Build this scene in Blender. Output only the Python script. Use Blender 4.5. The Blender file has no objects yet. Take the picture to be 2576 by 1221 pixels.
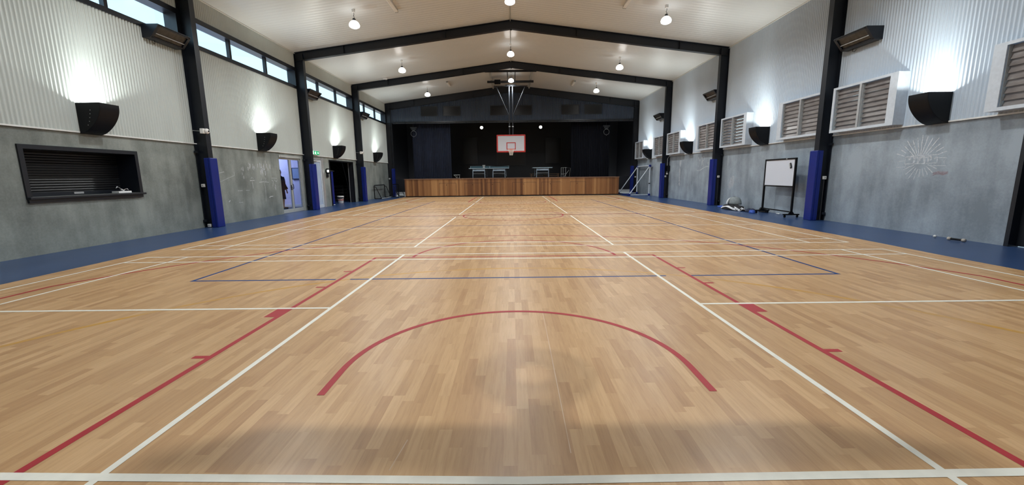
import bpy, bmesh, math, random
from mathutils import Vector, Matrix, Euler
random.seed(7)
PI = math.pi
sc = bpy.context.scene
col = sc.collection

# ------------------------------------------------------------------ helpers
class MB:
    """collects shapes and links them as one mesh object"""
    def __init__(s): s.v = []; s.f = []; s.sm = []
    def add(s, vs, fs, smooth=False):
        o = len(s.v); s.v += [tuple(v) for v in vs]
        for f in fs: s.f.append([i + o for i in f]); s.sm.append(smooth)
        return s
    def box(s, x0, x1, y0, y1, z0, z1):
        x0, x1 = min(x0, x1), max(x0, x1); y0, y1 = min(y0, y1), max(y0, y1); z0, z1 = min(z0, z1), max(z0, z1)
        q = [random.uniform(.00004, .0004) for _ in range(6)]
        x0 -= q[0]; x1 += q[1]; y0 -= q[2]; y1 += q[3]; z1 += q[5]
        if abs(z0) > 1e-6: z0 -= q[4]
        v = [(x0,y0,z0),(x1,y0,z0),(x1,y1,z0),(x0,y1,z0),(x0,y0,z1),(x1,y0,z1),(x1,y1,z1),(x0,y1,z1)]
        return s.add(v, [(0,3,2,1),(4,5,6,7),(0,1,5,4),(1,2,6,5),(2,3,7,6),(3,0,4,7)])
    def bbox(s, x0, x1, y0, y1, z0, z1, b=.01, seg=2):
        """box with rounded edges"""
        bm = bmesh.new(); bmesh.ops.create_cube(bm, size=1)
        bmesh.ops.scale(bm, vec=(abs(x1-x0), abs(y1-y0), abs(z1-z0)), verts=bm.verts)
        bmesh.ops.translate(bm, vec=((x0+x1)/2, (y0+y1)/2, (z0+z1)/2), verts=bm.verts)
        bmesh.ops.bevel(bm, geom=bm.edges[:], offset=b, segments=seg, profile=.5, affect='EDGES')
        bm.verts.index_update()
        s.add([v.co[:] for v in bm.verts], [[v.index for v in f.verts] for f in bm.faces]); bm.free()
        return s
    def obox(s, c, ax, ay, az):
        """oriented box: centre, three half-axis vectors"""
        c, ax, ay, az = map(Vector, (c, ax, ay, az))
        v = [c + i*ax + j*ay + k*az for k in (-1,1) for j in (-1,1) for i in (-1,1)]
        return s.add(v, [(0,2,3,1),(4,5,7,6),(0,1,5,4),(1,3,7,5),(3,2,6,7),(2,0,4,6)])
    def tube(s, pts, r, n=10, caps=True, closed=False):
        pts = [Vector(p) for p in pts]; m = len(pts)
        rs = r if isinstance(r, (list, tuple)) else [r]*m
        rings = []; up = None
        for i, p in enumerate(pts):
            if closed: d = (pts[(i+1) % m] - pts[i-1]).normalized()
            else: d = (pts[min(i+1, m-1)] - pts[max(i-1, 0)]).normalized()
            if up is None:
                up = d.orthogonal().normalized()
            up = (up - d*up.dot(d))
            if up.length < 1e-6: up = d.orthogonal()
            up.normalize(); w = d.cross(up)
            rings.append([p + rs[i]*(math.cos(2*PI*k/n)*up + math.sin(2*PI*k/n)*w) for k in range(n)])
        v = [q for rg in rings for q in rg]; f = []
        for i in range(m if closed else m-1):
            a, b = i*n, ((i+1) % m)*n
            for k in range(n): f.append((a+k, a+(k+1) % n, b+(k+1) % n, b+k))
        s.add(v, f, True)
        if caps and not closed:
            s.add(rings[0], [list(range(n))[::-1]]); s.add(rings[-1], [list(range(n))])
        return s
    def lathe(s, prof, c=(0,0,0), n=24, axis='z', smooth=True):
        """prof: list of (radius, height)"""
        c = Vector(c); v = []; f = []
        for r, h in prof:
            for k in range(n):
                a = 2*PI*k/n; p = (r*math.cos(a), r*math.sin(a), h)
                if axis == 'x': p = (p[2], p[0], p[1])
                if axis == 'y': p = (p[0], p[2], p[1])
                v.append(c + Vector(p))
        for i in range(len(prof)-1):
            for k in range(n): f.append((i*n+k, i*n+(k+1) % n, (i+1)*n+(k+1) % n, (i+1)*n+k))
        s.add(v, f, smooth)
        if prof[0][0] > 1e-5: s.add(v[:n], [list(range(n))[::-1]])
        if prof[-1][0] > 1e-5: s.add(v[-n:], [list(range(n))])
        return s
    def prism(s, poly, h0, h1, axis='y', smooth=False):
        """polygon (two coordinates) swept along an axis"""
        def P(a, b, h):
            return {'y': (a, h, b), 'x': (h, a, b), 'z': (a, b, h)}[axis]
        n = len(poly)
        v = [P(a, b, h0) for a, b in poly] + [P(a, b, h1) for a, b in poly]
        f = [[(i), (i+1) % n, n+(i+1) % n, n+i] for i in range(n)]
        s.add(v, f, smooth)
        s.add(v[:n], [list(range(n))[::-1]]); s.add(v[n:], [list(range(n))])
        return s
    def strip(s, pts, w, z, closed=False):
        """flat line on the floor"""
        MB.cnt = getattr(MB, 'cnt', 0) + 1; z += (MB.cnt % 40)*1.2e-5
        pts = [Vector(p) for p in pts]; m = len(pts); L = []; R = []
        for i, p in enumerate(pts):
            if closed: d = pts[(i+1) % m] - pts[i-1]
            else: d = pts[min(i+1, m-1)] - pts[max(i-1, 0)]
            d.normalize(); nrm = Vector((-d.y, d.x))
            L.append(p + nrm*w/2); R.append(p - nrm*w/2)
        v = [(q.x, q.y, z) for q in L] + [(q.x, q.y, z) for q in R]
        f = [(m+i, m+(i+1) % m, (i+1) % m, i) for i in range(m if closed else m-1)]
        return s.add(v, f)
    def vstrip(s, pts, w, x, sgn):
        """flat chalk stroke on a side wall; pts are (y, z)"""
        pts = [Vector(p) for p in pts]; m = len(pts); L = []; R = []
        for i, p in enumerate(pts):
            d = pts[min(i+1, m-1)] - pts[max(i-1, 0)]
            d.normalize(); nrm = Vector((-d.y, d.x)); ww = w*random.uniform(.7, 1.2)
            L.append(p + nrm*ww/2); R.append(p - nrm*ww/2)
        v = [(x, q.x, q.y) for q in L] + [(x, q.x, q.y) for q in R]
        return s.add(v, [(m+i, m+i+1, i+1, i) for i in range(m-1)])
    def build(s, name, m, parent=None, bevel=0, recalc=True):
        me = bpy.data.meshes.new(name); me.from_pydata(s.v, [], s.f)
        me.polygons.foreach_set('use_smooth', s.sm)
        if recalc:
            bm = bmesh.new(); bm.from_mesh(me)
            bmesh.ops.recalc_face_normals(bm, faces=bm.faces); bm.to_mesh(me); bm.free()
        me.materials.append(m); me.update()
        o = bpy.data.objects.new(name, me); col.objects.link(o)
        if parent: o.parent = parent
        if bevel:
            b = o.modifiers.new('bevel', 'BEVEL'); b.width = bevel; b.segments = 2; b.limit_method = 'ANGLE'
        return o

def empty(name, loc=(0,0,0), rz=0):
    o = bpy.data.objects.new(name, None); col.objects.link(o); o.location = loc; o.rotation_euler = (0,0,rz)
    o.empty_display_size = .1
    return o
def tag(o, label, cat, group=None):
    o['label'] = label; o['category'] = cat
    if group: o['group'] = group
    return o
def thing(name, label, cat, loc=(0,0,0), rz=0, group=None):
    return tag(empty(name, loc, rz), label, cat, group)
def struct(o):
    o['kind'] = 'structure'; return o
def copy_tree(o, parent=None):
    c = o.copy(); col.objects.link(c); c.parent = parent
    for ch in [x for x in o.children if x is not c]: copy_tree(ch, c)
    return c
def dup(o, loc, label, rz=None):
    kids = list(o.children)
    c = o.copy(); col.objects.link(c); c.location = loc
    if rz is not None: c.rotation_euler = (0,0,rz)
    c['label'] = label
    for k in kids: copy_tree(k, c)
    return c

# ------------------------------------------------------------------ materials
def lin(c):
    return tuple(((x/255)/12.92 if x/255 <= .04045 else ((x/255+.055)/1.055)**2.4) for x in c)
class NT:
    def __init__(s, name):
        s.m = bpy.data.materials.new(name); s.m.use_nodes = True; s.t = s.m.node_tree
        s.b = s.t.nodes['Principled BSDF']; s.o = s.t.nodes['Material Output']
    def n(s, typ, **kw):
        x = s.t.nodes.new(typ)
        for k, v in kw.items(): setattr(x, k, v)
        return x
    def l(s, a, b): s.t.links.new(a, b)
    def math(s, op, a, b=None):
        x = s.n('ShaderNodeMath', operation=op)
        for i, q in enumerate((a, b)):
            if q is None: continue
            if isinstance(q, (int, float)): x.inputs[i].default_value = q
            else: s.l(q, x.inputs[i])
        return x.outputs[0]
    def xyz(s):
        tc = s.n('ShaderNodeTexCoord'); sp = s.n('ShaderNodeSeparateXYZ'); s.l(tc.outputs['Object'], sp.inputs[0])
        return tc.outputs['Object'], sp.outputs
    def noise(s, vec, scale, detail=3, rough=.55, mapscale=None):
        if mapscale:
            mp = s.n('ShaderNodeMapping'); mp.inputs['Scale'].default_value = mapscale; s.l(vec, mp.inputs[0]); vec = mp.outputs[0]
        x = s.n('ShaderNodeTexNoise'); x.inputs['Scale'].default_value = scale; x.inputs['Detail'].default_value = detail
        x.inputs['Roughness'].default_value = rough; s.l(vec, x.inputs['Vector']); return x.outputs['Fac']
    def ramp(s, fac, stops):
        r = s.n('ShaderNodeValToRGB'); e = r.color_ramp.elements
        while len(e) < len(stops): e.new(.5)
        for q, (p, c) in zip(e, stops): q.position = p; q.color = (*c, 1)
        s.l(fac, r.inputs[0]); return r.outputs[0]
    def mix(s, fac, a, b, mode='MIX'):
        x = s.n('ShaderNodeMix', data_type='RGBA', blend_type=mode)
        for i, q in ((0, fac), (6, a), (7, b)):
            if isinstance(q, (int, float)): x.inputs[i].default_value = q
            elif isinstance(q, tuple): x.inputs[i].default_value = (*q, 1)
            else: s.l(q, x.inputs[i])
        return x.outputs[2]
    def bump(s, h, strength=.2, dist=.01):
        x = s.n('ShaderNodeBump'); x.inputs['Strength'].default_value = strength; x.inputs['Distance'].default_value = dist
        s.l(h, x.inputs['Height']); s.l(x.outputs[0], s.b.inputs['Normal'])
    def set(s, **kw):
        for k, v in kw.items():
            k = k.replace('_', ' ')
            if isinstance(v, tuple) and len(v) == 3: v = (*v, 1)
            s.b.inputs[k].default_value = v
        return s
def plain(name, c, rough=.5, metal=0., var=.06, scale=14, spec=.5):
    """painted / plastic / metal surface with slight uneven tone"""
    t = NT(name); v, _ = t.xyz(); f = t.noise(v, scale, 3)
    t.l(t.ramp(f, [(.3, tuple(x*(1-var) for x in c)), (.7, tuple(min(1, x*(1+var)) for x in c))]), t.b.inputs['Base Color'])
    t.set(Roughness=rough, Metallic=metal, Specular_IOR_Level=spec)
    return t.m
def emit(name, c, st):
    t = NT(name); t.set(Base_Color=c, Emission_Color=c, Emission_Strength=st); return t.m

M = {}
M['dark_steel'] = plain('dark_steel', (.0055, .0082, .0140), .40)
M['black_paint'] = plain('black_paint', (.0034, .0048, .0085), .55)
M['black_metal'] = plain('black_metal', (.0035, .0042, .0060), .5, 0, .06, 14, .22)
M['rig_steel'] = plain('rig_steel', (.012, .015, .020), .6, .1)
M['pad'] = plain('blue_vinyl', (.0022, .0145, .175), .38, 0, .05, 5)
M['white_paint'] = plain('white_paint', (.54, .60, .67), .4)
M['white_plastic'] = plain('white_plastic', (.75, .75, .73), .4)
M['alu'] = plain('aluminium', (.55, .57, .58), .35, .55)
M['door_alu'] = plain('door_aluminium', (.42, .45, .44), .45, .15)
M['conduit_dark'] = plain('conduit_dark', (.035, .035, .036), .5)
M['crate_dark'] = plain('crate_dark', (.045, .043, .042), .6)
M['ring_grey'] = plain('ring_grey', (.13, .14, .15), .5)
M['red_pad'] = plain('red_padding', (.45, .022, .016), .5)
M['board_white'] = plain('board_white', (.60, .65, .74), .35, 0, .015, 3)
M['rim'] = plain('orange_rim', (.65, .11, .05), .4)
M['net'] = plain('net_cord', (.75, .72, .68), .8)
M['grey_plastic'] = plain('grey_plastic', (.35, .37, .37), .5)
M['dark_glass'] = plain('dark_glass', (.004, .0045, .006), .28)
M['flash'] = plain('flashing', (.72, .74, .73), .4)
M['table_blue'] = plain('table_blue', (.10, .20, .27), .4)
M['table_edge'] = plain('table_edge', (.42, .55, .62), .4)
M['table_frame'] = plain('table_frame', (.40, .50, .60), .4)
M['net_teal'] = plain('net_teal', (.03, .10, .13), .7)
M['skin'] = plain('skin', (.45, .24, .16), .5)
M['lip'] = plain('lip', (.24, .11, .085), .5)
M['hair'] = plain('hair', (.012, .010, .009), .55)
M['black_cloth'] = plain('black_cloth', (.006, .006, .008), .85, 0, .3, 20)
M['grey_cloth'] = plain('grey_cloth', (.20, .23, .24), .8, 0, .2, 12)
M['white_cloth'] = plain('white_cloth', (.70, .72, .74), .8, 0, .15, 12)
M['navy_cloth'] = plain('navy_cloth', (.012, .018, .045), .8, 0, .3, 15)
M['blue_cloth'] = plain('blue_cloth', (.03, .09, .42), .7)
M['bench_wood'] = plain('bench_wood', (.16, .09, .045), .5, 0, .2, 6)
M['paper'] = plain('paper', (.78, .80, .82), .7)
M['pink_print'] = plain('pink_print', (.45, .18, .16), .6)
M['green_sign'] = emit('green_sign', (.01, .36, .14), .55)
M['white_sign'] = emit('white_sign', (.85, .95, .90), .8)
M['lamp_glow'] = emit('lamp_glow', (1, .99, .97), 5)
M['spot_glow'] = emit('spot_glow', (1, .97, .90), 6)
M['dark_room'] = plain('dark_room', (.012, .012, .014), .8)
M['room_wall'] = plain('room_wall', (.50, .54, .80), .7, 0, .04, 2)
M['carpet'] = plain('dark_carpet', (.07, .08, .10), .9, 0, .2, 60)
M['pinboard'] = plain('pinboard', (.20, .30, .52), .7)

def corr_mat(name, c, var):
    t = NT(name); v, p = t.xyz(); f = t.noise(v, 1.1, 3, .5, (1, 1, .35))
    g = t.noise(v, 40, 2)
    cc = t.ramp(f, [(.3, tuple(x*(1-var) for x in c)), (.7, tuple(x*(1+var*.4) for x in c))])
    t.l(t.mix(.05, cc, g, 'MULTIPLY'), t.b.inputs['Base Color'])
    t.set(Roughness=.38, Specular_IOR_Level=.45); return t.m
M['corr_left'] = corr_mat('corrugated_left', (.51, .56, .545), .07)
M['corr_right'] = corr_mat('corrugated_right', (.49, .575, .67), .05)  # left wall's paint again, with blue daylight put into the colour
M['corr_black'] = corr_mat('corrugated_black', (.040, .058, .092), .15)
M['corr_black'].node_tree.nodes['Principled BSDF'].inputs['Roughness'].default_value = .25

def ceil_mat():
    t = NT('ceiling_sheet'); v, p = t.xyz(); f = t.noise(v, .35, 3)
    c = t.ramp(f, [(.3, (.61, .635, .635)), (.7, (.66, .685, .685))])
    t.l(c, t.b.inputs['Base Color'])
    fr = t.math('FRACT', t.math('MULTIPLY', p[1], 1/.19))
    d = t.math('ABSOLUTE', t.math('SUBTRACT', fr, .5))
    h = t.math('POWER', t.math('SINE', t.math('MULTIPLY', fr, PI)), 3.0)
    t.bump(h, .22, .012)
    t.set(Roughness=.30, Specular_IOR_Level=.5); return t.m
M['ceiling'] = ceil_mat()

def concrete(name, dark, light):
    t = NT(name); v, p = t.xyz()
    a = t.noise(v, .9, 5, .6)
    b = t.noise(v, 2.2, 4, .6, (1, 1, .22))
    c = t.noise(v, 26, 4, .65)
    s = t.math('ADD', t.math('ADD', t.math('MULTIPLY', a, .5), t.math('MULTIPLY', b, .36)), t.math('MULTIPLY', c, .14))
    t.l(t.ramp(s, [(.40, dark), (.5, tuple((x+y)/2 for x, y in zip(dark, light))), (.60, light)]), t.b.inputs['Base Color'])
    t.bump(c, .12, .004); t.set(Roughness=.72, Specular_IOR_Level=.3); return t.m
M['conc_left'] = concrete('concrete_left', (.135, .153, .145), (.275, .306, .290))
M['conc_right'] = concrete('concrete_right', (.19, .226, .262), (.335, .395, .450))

def floor_mat():
    t = NT('sports_floor_wood'); v, p = t.xyz()
    row = t.math('FLOOR', t.math('MULTIPLY', p[0], 1/.072))
    w1 = t.n('ShaderNodeTexWhiteNoise', noise_dimensions='1D'); t.l(row, w1.inputs['W'])
    yy = t.math('ADD', t.math('MULTIPLY', p[1], 1/.52), t.math('MULTIPLY', w1.outputs['Value'], 9.7))
    cell = t.math('FLOOR', yy)
    cv = t.n('ShaderNodeCombineXYZ'); t.l(row, cv.inputs[0]); t.l(cell, cv.inputs[1])
    w2 = t.n('ShaderNodeTexWhiteNoise', noise_dimensions='2D'); t.l(cv.outputs[0], w2.inputs['Vector'])
    base = t.ramp(w2.outputs['Value'], [(0, (.455, .268, .128)), (.3, (.515, .317, .155)), (.7, (.56, .355, .178)), (1, (.605, .392, .204))])
    # grain shifted per plank
    off = t.n('ShaderNodeVectorMath', operation='ADD'); t.l(v, off.inputs[0]); t.l(w2.outputs['Color'], off.inputs[1])
    g = t.noise(off.outputs[0], 1.0, 5, .65, (46, 3.2, 1))
    gc = t.ramp(g, [(.3, (.86, .83, .80)), (.55, (1, 1, 1)), (.75, (1.04, 1.04, 1.04))])
    big = t.noise(v, .45, 3)
    bc = t.ramp(big, [(.3, (.93, .92, .91)), (.7, (1.04, 1.03, 1.02))])
    t.l(t.mix(1.0, t.mix(1.0, base, gc, 'MULTIPLY'), bc, 'MULTIPLY'), t.b.inputs['Base Color'])
    sm = t.noise(v, 5, 4)
    r = t.n('ShaderNodeMapRange'); r.inputs['To Min'].default_value = .30; r.inputs['To Max'].default_value = .42
    t.l(sm, r.inputs['Value']); t.l(r.outputs[0], t.b.inputs['Roughness'])
    t.set(Specular_IOR_Level=.30); return t.m
M['floor'] = floor_mat()
def blue_floor():
    t = NT('blue_sports_floor'); v, p = t.xyz(); f = t.noise(v, 1.5, 4)
    t.l(t.ramp(f, [(.3, (.026, .058, .148)), (.7, (.034, .072, .178))]), t.b.inputs['Base Color'])
    t.set(Roughness=.30, Specular_IOR_Level=.4); return t.m
M['blue_floor'] = blue_floor()
def paint(name, c, alpha=1., patch=0.):
    t = NT(name); v, p = t.xyz(); f = t.noise(v, 9, 4)
    t.l(t.ramp(f, [(.3, tuple(x*.9 for x in c)), (.7, c)]), t.b.inputs['Base Color']); t.set(Roughness=.5, Specular_IOR_Level=.25)
    if alpha < 1:
        if patch:
            g = t.noise(v, 1.3, 3)
            r = t.n('ShaderNodeMapRange'); r.inputs['From Min'].default_value = .3; r.inputs['From Max'].default_value = .7
            r.inputs['To Min'].default_value = alpha*(1-patch); r.inputs['To Max'].default_value = alpha
            t.l(g, r.inputs['Value']); t.l(r.outputs[0], t.b.inputs['Alpha'])
        else: t.set(Alpha=alpha)
    return t.m
def paint2(name, c, c2):
    t = NT(name); v, p = t.xyz(); f = t.noise(v, 1.4, 4)
    t.l(t.ramp(f, [(.40, c), (.62, c2)]), t.b.inputs['Base Color']); t.set(Roughness=.4); return t.m
M['line_white'] = paint('line_white', (.84, .83, .74))
M['line_red'] = paint('line_red', (.40, .030, .038))
M['line_blue'] = paint('line_blue', (.014, .055, .20))
M['line_yellow'] = paint2('line_yellow', (.56, .29, .035), (.50, .29, .10))
M['line_seam'] = paint2('line_seam', (.66, .52, .38), (.50, .33, .19))
def chalk(name, c, a):
    t = NT(name); v, p = t.xyz(); f = t.noise(v, 34, 4, .7)
    r = t.n('ShaderNodeMapRange'); r.inputs['From Min'].default_value = .28; r.inputs['From Max'].default_value = .52
    r.inputs['To Min'].default_value = a*.45; r.inputs['To Max'].default_value = a
    t.l(f, r.inputs['Value']); t.l(r.outputs[0], t.b.inputs['Alpha'])
    t.set(Base_Color=c, Roughness=.95, Specular_IOR_Level=.05); return t.m
M['chalk'] = chalk('white_chalk', (.80, .85, .90), .62)
M['chalk_soft'] = chalk('white_chalk_smudge', (.85, .9, .95), .42)
M['chalk_red'] = chalk('red_chalk', (.50, .25, .28), .24)

def stage_wood():
    t = NT('stage_boards'); v, p = t.xyz()
    row = t.math('FLOOR', t.math('MULTIPLY', p[0], 1/.13))
    w1 = t.n('ShaderNodeTexWhiteNoise', noise_dimensions='1D'); t.l(row, w1.inputs['W'])
    big = t.math('FLOOR', t.math('ADD', t.math('MULTIPLY', p[0], 1/.62), t.math('MULTIPLY', t.noise(v, .7, 1, .5, (1, 0, 0)), 2.0)))
    w2 = t.n('ShaderNodeTexWhiteNoise', noise_dimensions='1D'); t.l(big, w2.inputs['W'])
    s = t.math('ADD', t.math('MULTIPLY', w1.outputs['Value'], .5), t.math('MULTIPLY', w2.outputs['Value'], .5))
    base = t.ramp(s, [(.1, (.12, .048, .020)), (.4, (.24, .112, .044)), (.65, (.33, .168, .068)), (.9, (.45, .25, .105))])
    g = t.noise(v, 1, 5, .65, (60, 60, 2.5))
    gc = t.ramp(g, [(.3, (.82, .8, .78)), (.6, (1, 1, 1))])
    t.l(t.mix(1., base, gc, 'MULTIPLY'), t.b.inputs['Base Color'])
    fr = t.math('FRACT', t.math('MULTIPLY', p[0], 1/.13))
    e = t.math('GREATER_THAN', t.math('ABSOLUTE', t.math('SUBTRACT', fr, .5)), .485)
    t.bump(t.math('SUBTRACT', 1., e), .5, .004)
    t.set(Roughness=.42, Specular_IOR_Level=.4); return t.m
M['stage_wood'] = stage_wood()
M['stage_top'] = plain('stage_top', (.17, .095, .06), .5, 0, .15, 8)

def shutter():
    t = NT('roller_shutter'); v, p = t.xyz()
    t.set(Base_Color=(.006, .007, .009), Roughness=.36, Metallic=.1); return t.m
M['shutter'] = shutter()
def blade():
    t = NT('louvre_blade'); v, p = t.xyz(); f = t.noise(v, 3.0, 3, .6, (1, 1.2, 3))
    t.l(t.ramp(f, [(.3, (.165, .14, .13)), (.6, (.26, .235, .225)), (.8, (.40, .38, .37))]), t.b.inputs['Base Color'])
    t.set(Roughness=.28)
    tr = t.n('ShaderNodeBsdfTranslucent'); tr.inputs[0].default_value = (.50, .47, .46, 1)
    mx = t.n('ShaderNodeMixShader'); mx.inputs[0].default_value = .28
    t.l(t.b.outputs[0], mx.inputs[1]); t.l(tr.outputs[0], mx.inputs[2]); t.l(mx.outputs[0], t.o.inputs[0]); return t.m
M['blade'] = blade()
def glass(name, tint=(1, 1, 1), gloss=.08):
    t = NT(name); a = t.n('ShaderNodeBsdfTransparent'); a.inputs[0].default_value = (*tint, 1)
    g = t.n('ShaderNodeBsdfGlossy'); g.inputs['Roughness'].default_value = .03
    fr = t.n('ShaderNodeFresnel'); fr.inputs[0].default_value = 1.4
    k = t.math('MULTIPLY', fr.outputs[0], gloss/.08*.15)
    mx = t.n('ShaderNodeMixShader'); t.l(k, mx.inputs[0]); t.l(a.outputs[0], mx.inputs[1]); t.l(g.outputs[0], mx.inputs[2])
    t.l(mx.outputs[0], t.o.inputs[0]); return t.m
M['glass'] = glass('clear_glass', (.95, .98, 1))
M['glass_door'] = glass('door_glass', (.90, .93, .98))
M['frost'] = plain('frosted_glass', (.40, .50, .66), .25, 0, .05, 3)
def curtain():
    t = NT('black_drape'); v, p = t.xyz(); f = t.noise(v, 2.0, 3, .5, (3, 1, .2))
    t.l(t.ramp(f, [(.3, (.0018, .0026, .0050)), (.7, (.0032, .0046, .0090))]), t.b.inputs['Base Color']); t.set(Roughness=.9, Specular_IOR_Level=.2); return t.m
M['drape'] = curtain()
def net_mat(name, c, a):
    t = NT(name); v, p = t.xyz()
    gx = t.math('GREATER_THAN', t.math('FRACT', t.math('MULTIPLY', p[1], 22.)), .82)
    gz = t.math('GREATER_THAN', t.math('FRACT', t.math('MULTIPLY', p[2], 22.)), .82)
    k = t.math('MULTIPLY', t.math('MAXIMUM', gx, gz), a); t.l(k, t.b.inputs['Alpha'])
    t.set(Base_Color=c, Roughness=.8); return t.m
M['goal_net'] = net_mat('goal_net', (.02, .02, .025), .55)
M['goal_net_grey'] = net_mat('goal_net_grey', (.10, .11, .12), .5)

# ------------------------------------------------------------------ the hall: dimensions
XL, XR = -9.05, 9.07            # faces of the side walls
C0, CS = 5.77, 6.064            # first portal and portal spacing
PY = [C0 + CS*k for k in range(5)]
PY[4] = 30.03
EAVE, RIDGE, SL = 6.552, 7.717, .1287
ZC = 2.40                       # top of the concrete
YB, YE = -4.2, 30.06            # rear wall, gable wall
def ceil_z(x): return RIDGE - SL*abs(x)

# floor -------------------------------------------------------------
fl = struct(empty('floor'))
edgeL = [(-7.0, YB), (-7.06, 5.4), (-7.10, 6.4), (-7.19, 8.0), (-7.23, 9.2), (-7.42, 15.5), (-7.50, 19.), (-7.56, 28.3), (-7.56, 30.1)]
edgeR = [(7.06, YB), (7.12, 5.5), (7.13, 6.6), (7.23, 8.4), (7.29, 11.2), (7.28, 14.2), (7.25, 19.), (7.22, 28.3), (7.22, 30.1)]
vs = [(x, y, 0) for x, y in edgeL] + [(x, y, 0) for x, y in edgeR]; n = len(edgeL)
MB().add(vs, [(i, n+i, n+i+1, i+1) for i in range(n-1)]).build('wood_floor_surface', M['floor'], fl)
for e, X in ((edgeL, -13.2), (edgeR, 11.5)):
    vs = [(x, y, 0) for x, y in e] + [(X, y, 0) for x, y in e]
    MB().add(vs, [(i, n+i, n+i+1, i+1) for i in range(n-1)]).build('blue_floor_border', M['blue_floor'], fl)
Z1 = .0016
W = MB(); LW = .042
def seg(mb, x0, y0, x1, y1, w=LW, z=Z1): mb.strip([(x0, y0), (x1, y1)], w, z)
S = 1.995; BL = 6.69; LS = 5.93
b1, b2, b3, b4 = 1.17, 8.005, 14.93, 21.75
# nearest court: its near single sideline crosses the bottom of the view
W.strip([(-6.7, 1.74), (-2.5, 1.735), (0, 1.675), (2.45, 1.70), (6.7, 1.72)], .05, Z1)
for k, b in enumerate((b1, b2, b3, b4)):
    far = min(b + 6.1, 28.1)
    y0 = .4 if k == 0 else b
    for sg in (-1, 1):
        seg(W, sg*S, y0, sg*S, far)
        seg(W, sg*BL, y0, sg*BL, far); seg(W, sg*LS, y0, sg*LS, far)
        if b + 3.05 < 28: seg(W, sg*S, b+3.06, sg*BL, b+3.06)
    for d in (.02, .48, 5.62, 6.08):
        if k == 0 and d < 1 or b + d > 28: continue
        seg(W, -BL-.02, b+d, BL+.02, b+d)
W.build('white_line_markings', M['line_white'], fl)
def arc(mb, cx, cy, r, a0, a1, w, z, n=48, closed=False):
    pts = [(cx + r*math.cos(a0+(a1-a0)*i/n), cy + r*math.sin(a0+(a1-a0)*i/n)) for i in range(n if closed else n+1)]
    mb.strip(pts, w, z, closed)
Z2 = .0010
for side in (0, 1):
    Rm = MB()
    def T(x, y): return (x, y) if side == 0 else (x, 29.05-y)
    def sg2(x0, y0, x1, y1, w=.05): Rm.strip([T(x0, y0), T(x1, y1)], w, Z2)
    y00 = 0. if side == 0 else 1.0
    KX = 2.425
    sg2(-KX, y00, -KX, 7.0); sg2(KX, y00, KX, 7.0); sg2(-KX-.025, 6.975, KX+.025, 6.975)
    for s_ in (-1, 1):
        for y in (3.03, 5.08, 5.95): sg2(s_*KX, y, s_*(KX+.14), y)
        sg2(s_*(KX+.02), 4.09, s_*(KX+.14), 4.09, .27)
    def A(cx, cy, r, a0, a1):
        pts = [T(cx + r*math.cos(a0+(a1-a0)*i/56), cy + r*math.sin(a0+(a1-a0)*i/56)) for i in range(57)]
        Rm.strip(pts, .05, Z2)
    A(0, 6.975, 1.775, 0, PI)
    A(0, 2.775, 1.275, 0, PI)
    if side == 0:
        for s_ in (-1, 1): sg2(s_*1.275, 2.44, s_*1.275, 2.78)
    th = math.acos(6.22/6.70)
    A(0, 2.775, 6.70, th, PI-th)
    for s_ in (-1, 1): sg2(s_*6.22, y00, s_*6.22, 2.775+6.70*math.sin(th))
    if side == 0:
        arc(Rm, 0, 14.525, 1.775, 0, 2*PI, .05, Z2, 64, True); seg(Rm, -7.1, 14.53, 7.1, 14.53, .045, Z2)
    Rm.build('red_line_markings', M['line_red'], fl)
Bm = MB(); Z3 = .0006
for x in (-4.475, 4.475): seg(Bm, x, 5.45, x, 23.5, .05, Z3)
for x0, x1 in ((-4.5, -2.48), (-2.28, 2.10), (2.42, 4.5)): seg(Bm, x0, 5.475, x1, 5.475, .05, Z3)
for y in (11.5, 14.45, 17.5, 23.475): seg(Bm, -4.475, y, 4.475, y, .045, Z3)
Bm.build('blue_line_markings', M['line_blue'], fl)
Ym = MB(); arc(Ym, 0, 1.15, 4.9, .28, PI-.28, .06, .0004, 60); Ym.build('yellow_line_markings', M['line_yellow'], fl)
MB().strip([(.27, 1.86), (.285, 4.0)], .005, .0004).strip([(-.62, 1.75), (-.59, 1.98)], .005, .0004).build('floor_seam_line', M['line_seam'], fl)

# ceiling ------------------------------------------------------------
ce = struct(MB().add([(XL-.3, YB, ceil_z(XL-.3)), (0, YB, RIDGE), (XR+.3, YB, ceil_z(XR+.3)),
                      (XL-.3, 36.5, ceil_z(XL-.3)), (0, 36.5, RIDGE), (XR+.3, 36.5, ceil_z(XR+.3))],
                     [(0, 1, 4, 3), (1, 2, 5, 4)]).build('ceiling', M['ceiling']))
# roof skin above keeps daylight out
MB().add([(XL-.5, YB-.1, ceil_z(9.5)+.12), (0, YB-.1, RIDGE+.15), (XR+.5, YB-.1, ceil_z(9.5)+.12),
          (XL-.5, 36.6, ceil_z(9.5)+.12), (0, 36.6, RIDGE+.15), (XR+.5, 36.6, ceil_z(9.5)+.12)],
         [(0, 1, 4, 3), (1, 2, 5, 4)]).build('roof_sheet_surface', M['corr_left'], ce)

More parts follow.
